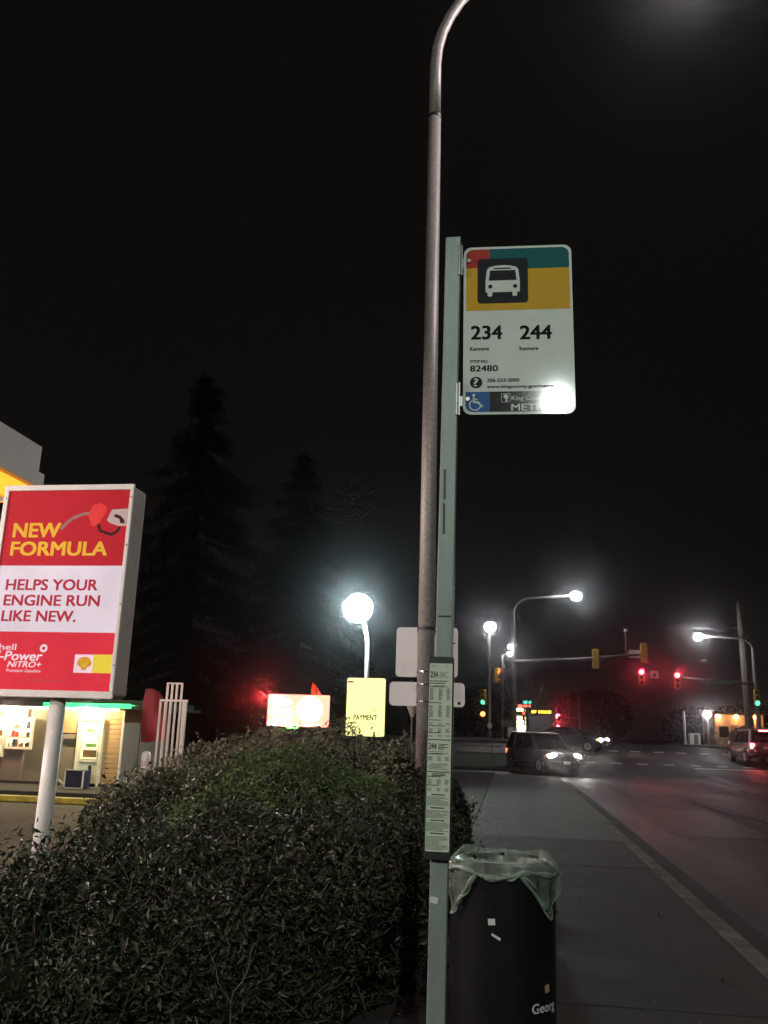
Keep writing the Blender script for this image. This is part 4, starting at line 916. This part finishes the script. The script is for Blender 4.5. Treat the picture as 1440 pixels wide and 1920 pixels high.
# ------------------------------------------------------------------ street lights far, lamp posts, railing
l9 = thing('street_light', 'distant street light seen between the two signal posts', 'street light', (-.7, 78, 1.2))
MB().lathe([(0, 0), (.1, 0), (.07, 7.4)], n=10).build('pole', 'galv_dark', l9); MB().tube([(0, 0, 7.3), (.7, -.1, 7.5)], .05, 8).build('arm', 'galv_dark', l9); lum(l9, .72, -.1, 7.42, 300, r=.22)
l10 = thing('lamp_post', 'lit lamp post by the low bush across the road', 'lamp post', (18.1, 85, 1.2))
MB().lathe([(0, 0), (.08, 0), (.06, 2.6)], n=10).build('post', 'galv_dark', l10); lum(l10, 0, -.05, 2.8, 500, r=.36)
rl = thing('guard_railing', 'low thin metal railing on the grass before the corner', 'railing', (-6, 47.5, g(47.5)))
for k in range(5): MB().tube([(k*2.0-3, 0, 0), (k*2.0-3, 0, 1.05)], .03, 8).build('post', 'galv_dark', rl)
for z in (.62, 1.02): MB().tube([(-3.5, 0, z), (5.5, 0, z)], .025, 8).build('rail', 'galv_dark', rl)

# ------------------------------------------------------------------ vehicles
def vehicle(name, label, cat, loc, heading, paint, kind='suv', lights='head', group=None):
    """local +x is the front; wheels on z = 0"""
    t = thing(name, label, cat, loc, heading, group)
    H = {'suv': 1.80, 'sedan': 1.45}[kind]; s = {'suv': 1.0, 'sedan': .9}[kind]
    # lower body: loft of rings along x
    stn = [(-2.25, .55, .88, .70), (-2.20, .42, 1.00, .82), (-1.9, .34, 1.04, .89), (-1.0, .28, 1.04, .91), (.2, .28, 1.03, .92), (1.05, .30, 1.02, .90), (1.6, .34, .96, .87), (2.1, .40, .88, .80), (2.27, .50, .74, .66)]
    vs = []; fs = []; n = 12
    for x, zb, zt, w in stn:
        zb *= s; zt *= s
        for k, (a, b) in enumerate(((-.80, 0), (-.97, .12), (-1, .45), (-.985, .75), (-.93, .95), (-.75, 1), (.75, 1), (.93, .95), (.985, .75), (1, .45), (.97, .12), (.80, 0))): vs.append((x, a*w, zb+(zt-zb)*b))
    for i in range(len(stn)-1):
        for k in range(n): fs.append((i*n+k, i*n+(k+1) % n, (i+1)*n+(k+1) % n, (i+1)*n+k))
    fs += [tuple(range(n)), tuple(range((len(stn)-1)*n, len(stn)*n))[::-1]]
    bd = MB().add(vs, fs).build('body', paint, t, smooth=True)
    # cabin
    zb = .99*s
    if kind == 'suv': base = (-2.20, 1.10); topx = (-1.88, .34)
    else: base = (-1.75, 1.10); topx = (-1.0, .20)
    wb, wt = .87, .69
    c = [(base[0], -wb, zb), (base[1], -wb, zb), (base[1], wb, zb), (base[0], wb, zb), (topx[0], -wt, H), (topx[1], -wt, H-.02), (topx[1], wt, H-.02), (topx[0], wt, H)]
    cb = MB().add(c, [(0, 1, 2, 3), (4, 7, 6, 5), (0, 4, 5, 1), (1, 5, 6, 2), (2, 6, 7, 3), (3, 7, 4, 0)]).build('cabin', paint, t, bevel=.06, seg=3)
    def pane(q, name='window', push=.012):
        q = [Vector(v) for v in q]; nn_ = (q[1]-q[0]).cross(q[3]-q[0]).normalized(); ctr = sum(q, Vector())/4
        if nn_.dot(ctr-Vector((ctr.x*.3, 0, 1.2))) < 0: nn_ = -nn_
        MB().add([v+nn_*push for v in q]+[v-nn_*.005 for v in q], [(0, 1, 2, 3), (0, 4, 5, 1), (1, 5, 6, 2), (2, 6, 7, 3), (3, 7, 4, 0)]).build(name, 'glass_dark', cb)
    def lerp(a, b, f): return tuple(a[i]+(b[i]-a[i])*f for i in range(3))
    def face(A, B, C, D, u0, u1, v0, v1): # A,B bottom  C,D top over B,A
        def pt(u, v): return lerp(lerp(A, B, u), lerp(D, C, u), v)
        return [pt(u0, v0), pt(u1, v0), pt(u1, v1), pt(u0, v1)]
    pane(face(c[1], c[2], c[6], c[5], .07, .93, .08, .90), 'windscreen'); pane(face(c[0], c[3], c[7], c[4], .08, .92, .15, .88), 'rear_window')
    for A, B, C, D in ((c[0], c[1], c[5], c[4]), (c[3], c[2], c[6], c[7])):
        for u0, u1 in ((.06, .28), (.31, .59), (.62, .93)): pane(face(A, B, C, D, u0, u1, .12, .86))
    for x in (-1.42, 1.40):
        for sd in (-1, 1):
            ar = MB().tube([(x, sd*.70, .37*s+.03), (x, sd*.905, .37*s+.03)], .43*s, 20).build('wheel_arch', 'trim_dark', bd)
            wh = MB().tube([(x, sd*.68, .36*s), (x, sd*.70, .36*s), (x, sd*.915, .36*s), (x, sd*.93, .36*s)], [.33*s, .36*s, .36*s, .33*s], 22).build('wheel', 'rubber', t)
            MB().tube([(x, sd*.90, .36*s), (x, sd*.936, .36*s)], .235*s, 18).build('rim', 'rim', wh)
            MB().tube([(x, sd*.936, .36*s), (x, sd*.942, .36*s)], .07, 10).build('hub', 'trim_dark', wh)
    for sd in (-1, 1):
        on = lights == 'head'
        hl = MB().blob((2.12, sd*.60, .77*s), (.13, .22, .105), 12, 8).build('headlight', 'headlight' if on else 'glass_dark', t, smooth=True)
        if on: MB().blob((1.98, sd*.76, .80*s), (.10, .07, .05), 8, 6).build('turn_lamp', 'amber', hl)
        tl = MB().box((-2.20, sd*.72, .92*s), (.08, .20, .26)).build('taillight', 'taillight' if lights == 'brake' else ('tail_dim' if lights == 'head' else 'taillight'), t, bevel=.02)
        MB().box((.75, sd*.98, 1.06*s), (.12, .20, .14)).build('mirror', paint, t, bevel=.03)
        for x in (-.75, .25): MB().box((x, sd*.925, .86*s), (.16, .03, .03)).build('door_handle', 'chrome' if kind == 'suv' else paint, bd)
        MB().box((-.1, sd*.915, .40*s), (2.2, .04, .10)).build('sill', 'trim_dark', bd)
        if kind == 'suv': MB().tube([(-1.6, sd*.56, H+.05), (.15, sd*.56, H+.04)], .02, 6).build('roof_rail', 'chrome', cb)
    MB().box((2.25, 0, .66*s), (.06, .80, .17)).build('grille', 'trim_dark', t, bevel=.02); MB().box((2.28, 0, .80*s), (.03, .5, .03)).build('grille_bar', 'chrome', t)
    MB().box((2.22, 0, .44*s), (.14, 1.5, .16)).build('bumper', 'trim_dark', t, bevel=.04); MB().box((-2.24, 0, .50*s), (.12, 1.55, .18)).build('bumper', 'trim_dark', t, bevel=.04)
    MB().box((2.31, 0, .50*s), (.02, .32, .13)).build('number_plate', 'plate', t); MB().box((-2.29, 0, .84*s), (.02, .34, .15)).build('number_plate', 'plate', t)
    if lights == 'brake':
        MB().box((-1.93, 0, H-.08), (.06, .5, .06)).build('high_brake_light', 'taillight', t)
        for sd in (-1, 1): point(t, (-2.7, sd*.72, .95*s), 45, (1, .05, .07), .10, spot=120).rotation_euler = Vector((-1, 0, .1)).to_track_quat('-Z', 'Y').to_euler()
    if lights == 'head':
        for sd in (-1, 1):
            li = point(t, (2.36, sd*.60, .77*s), 170, (1, .95, .86), .06, spot=75); li.rotation_euler = (0, RAD(-84), 0); li.rotation_euler = Vector((1, 0, -.10)).to_track_quat('-Z', 'Y').to_euler()
    return t
vehicle('suv', 'grey suv with lit headlights turning out of the side drive', 'suv', (1.45, 42.0, g(42)-.125), math.atan2(-.90, .43), 'car_grey', 'suv', 'head')
vehicle('car', 'dark car crossing the junction behind the grey suv', 'car', (3.6, 55.5, g(55.5)-.12), RAD(-22), 'car_dark', 'sedan', 'head')
vehicle('suv', 'silver suv with red brake lights waiting at the stop line', 'suv', (13.25, 51.2, g(51.2)-.10), RAD(92), 'car_silver', 'suv', 'brake')
# bus
bu = thing('transit_bus', 'dark city bus with an amber destination display on the road', 'bus', (2.6, 77, 1.07))
MB().box((0, 5.6, 1.62), (2.55, 11.2, 2.6)).build('body', 'bus_paint', bu, bevel=.12, seg=3)
MB().box((0, -.02, 1.62), (2.25, .06, 1.15)).build('windscreen', 'bus_glass', bu, bevel=.02)
ds = MB().box((0, -.03, 2.52), (2.1, .06, .36)).build('destination_box', 'sig_black', bu)
for x0, x1 in ((-.80, -.38), (-.22, -.08), (0, .14), (.2, .34), (.42, .54), (.62, .86)): MB().box(((x0+x1)/2, -.065, 2.52+.05*random.random()), (x1-x0, .02, .22)).build('lit_letters', 'led_amber', ds)
for sd in (-1, 1):
    MB().prism(circ(sd*.95, .72, .11, 14), -.05, -.01).build('headlight', 'headlight', bu); MB().box((sd*1.5, .05, 2.05), (.2, .12, .42)).build('mirror', 'trim_dark', bu)
    for y in (2.2, 8.4): w = MB().tube([(sd*1.0, y, .48), (sd*1.29, y, .48)], .48, 18).build('wheel', 'rubber', bu); MB().tube([(sd*1.28, y, .48), (sd*1.30, y, .48)], .28, 14).build('rim', 'rim', w)
MB().box((0, -.05, .35), (2.4, .12, .24)).build('bumper', 'trim_dark', bu)
for k in range(4): MB().box((-1.275, 2.2+k*2.2, 2.0), (.02, 1.9, .95)).build('side_window', 'bus_glass', bu)
# lit shop totem
tt = thing('shop_totem', 'tall lit shop totem of white and red panels left of the bus', 'shop sign', (.95, 84, 1.2))
MB().box((0, .1, 1.8), (.18, .18, 3.6)).build('post', 'trim_dark', tt)
MB().box((.62, 0, 3.45), (.75, .16, .26)).build('panel', 'totem_teal', tt)
for z, m_, x, w in ((3.1, 'totem_red', .35, 1.2), (2.75, 'totem_white', -.1, .7), (2.4, 'totem_red', .55, .8), (2.0, 'totem_white', -.05, .6), (1.95, 'totem_red', .7, .7), (1.6, 'totem_white', -.1, .75), (1.2, 'totem_white', .0, .9), (.85, 'totem_white', .2, 1.3)):
    MB().box((x, -.02 if m_ == 'totem_red' else .02, z), (w, .14, .22 if m_ == 'totem_red' else .30)).build('panel', m_, tt, bevel=.02)
# far building across the road
fb = thing('lit_building', 'low building with a facade lit by warm wall lamps across the road', 'building', (22.2, 92, 1.2))
MB().box((.4, 3, 1.5), (4.6, 6, 3.0)).build('wall', 'facade_warm', fb); MB().box((.4, 3, 3.06), (5.0, 6.4, .14)).build('roof', 'roof', fb)
for x in (-1.6, .1, 1.9):
    lm_ = MB().blob((x, -.25, 2.82), (.22, .18, .16), 12, 8).build('wall_lamp', 'lamp_warm', fb); point(fb, (x, -.5, 2.5), 45, (1, .5, .2), .12)
for x in (-1.1, 1.0): w = MB().box((x, -.01, 1.3), (.9, .06, 1.1)).build('window', 'glass_dark', fb); MB().box((x, -.03, .72), (1.0, .08, .06)).build('sill', 'trim', w)
MB().box((-.1, -.01, 1.0), (.7, .06, 2.0)).build('door', 'wall_brown', fb)
kb = thing('white_kiosk', 'small white box hut lit up beside the low bush', 'hut', (17.6, 89, 1.2))
MB().box((.0, 0, .55), (1.0, .9, 1.1)).build('wall', 'plate', kb, bevel=.02); MB().box((0, 0, 1.14), (1.14, 1.0, .08)).build('roof', 'roof', kb); MB().box((.1, -.46, .5), (.4, .03, .9)).build('door', 'wall_beige', kb)
wp = thing('white_post', 'plain white post standing near the dark bush across the road', 'post', (15.8, 84, 1.2))
MB().tube([(0, 0, 0), (0, 0, 2.9)], .11, 10).build('post', 'plate', wp); MB().lathe([(.12, 2.9), (.13, 2.95), (0, 3.02)], n=10).build('cap', 'plate', wp)

# ------------------------------------------------------------------ scattering volume added to give the lamps bloom halos
hz = MB().box((0, 0, 12.5), (1240, 1240, 29)).build('halo_haze', mat('halo_haze', (.5, .5, .5)))
hm = hz.data.materials[0]; nt = hm.node_tree
for nd in list(nt.nodes):
    if nd.type != 'OUTPUT_MATERIAL': nt.nodes.remove(nd)
pv = nt.nodes.new('ShaderNodeVolumePrincipled'); pv.inputs['Density'].default_value = .0008; pv.inputs['Color'].default_value = (.86, .88, .9, 1); pv.inputs['Anisotropy'].default_value = .98
nt.links.new(pv.outputs[0], nt.nodes['Material Output'].inputs['Volume'])
tag(hz, kind='stuff')
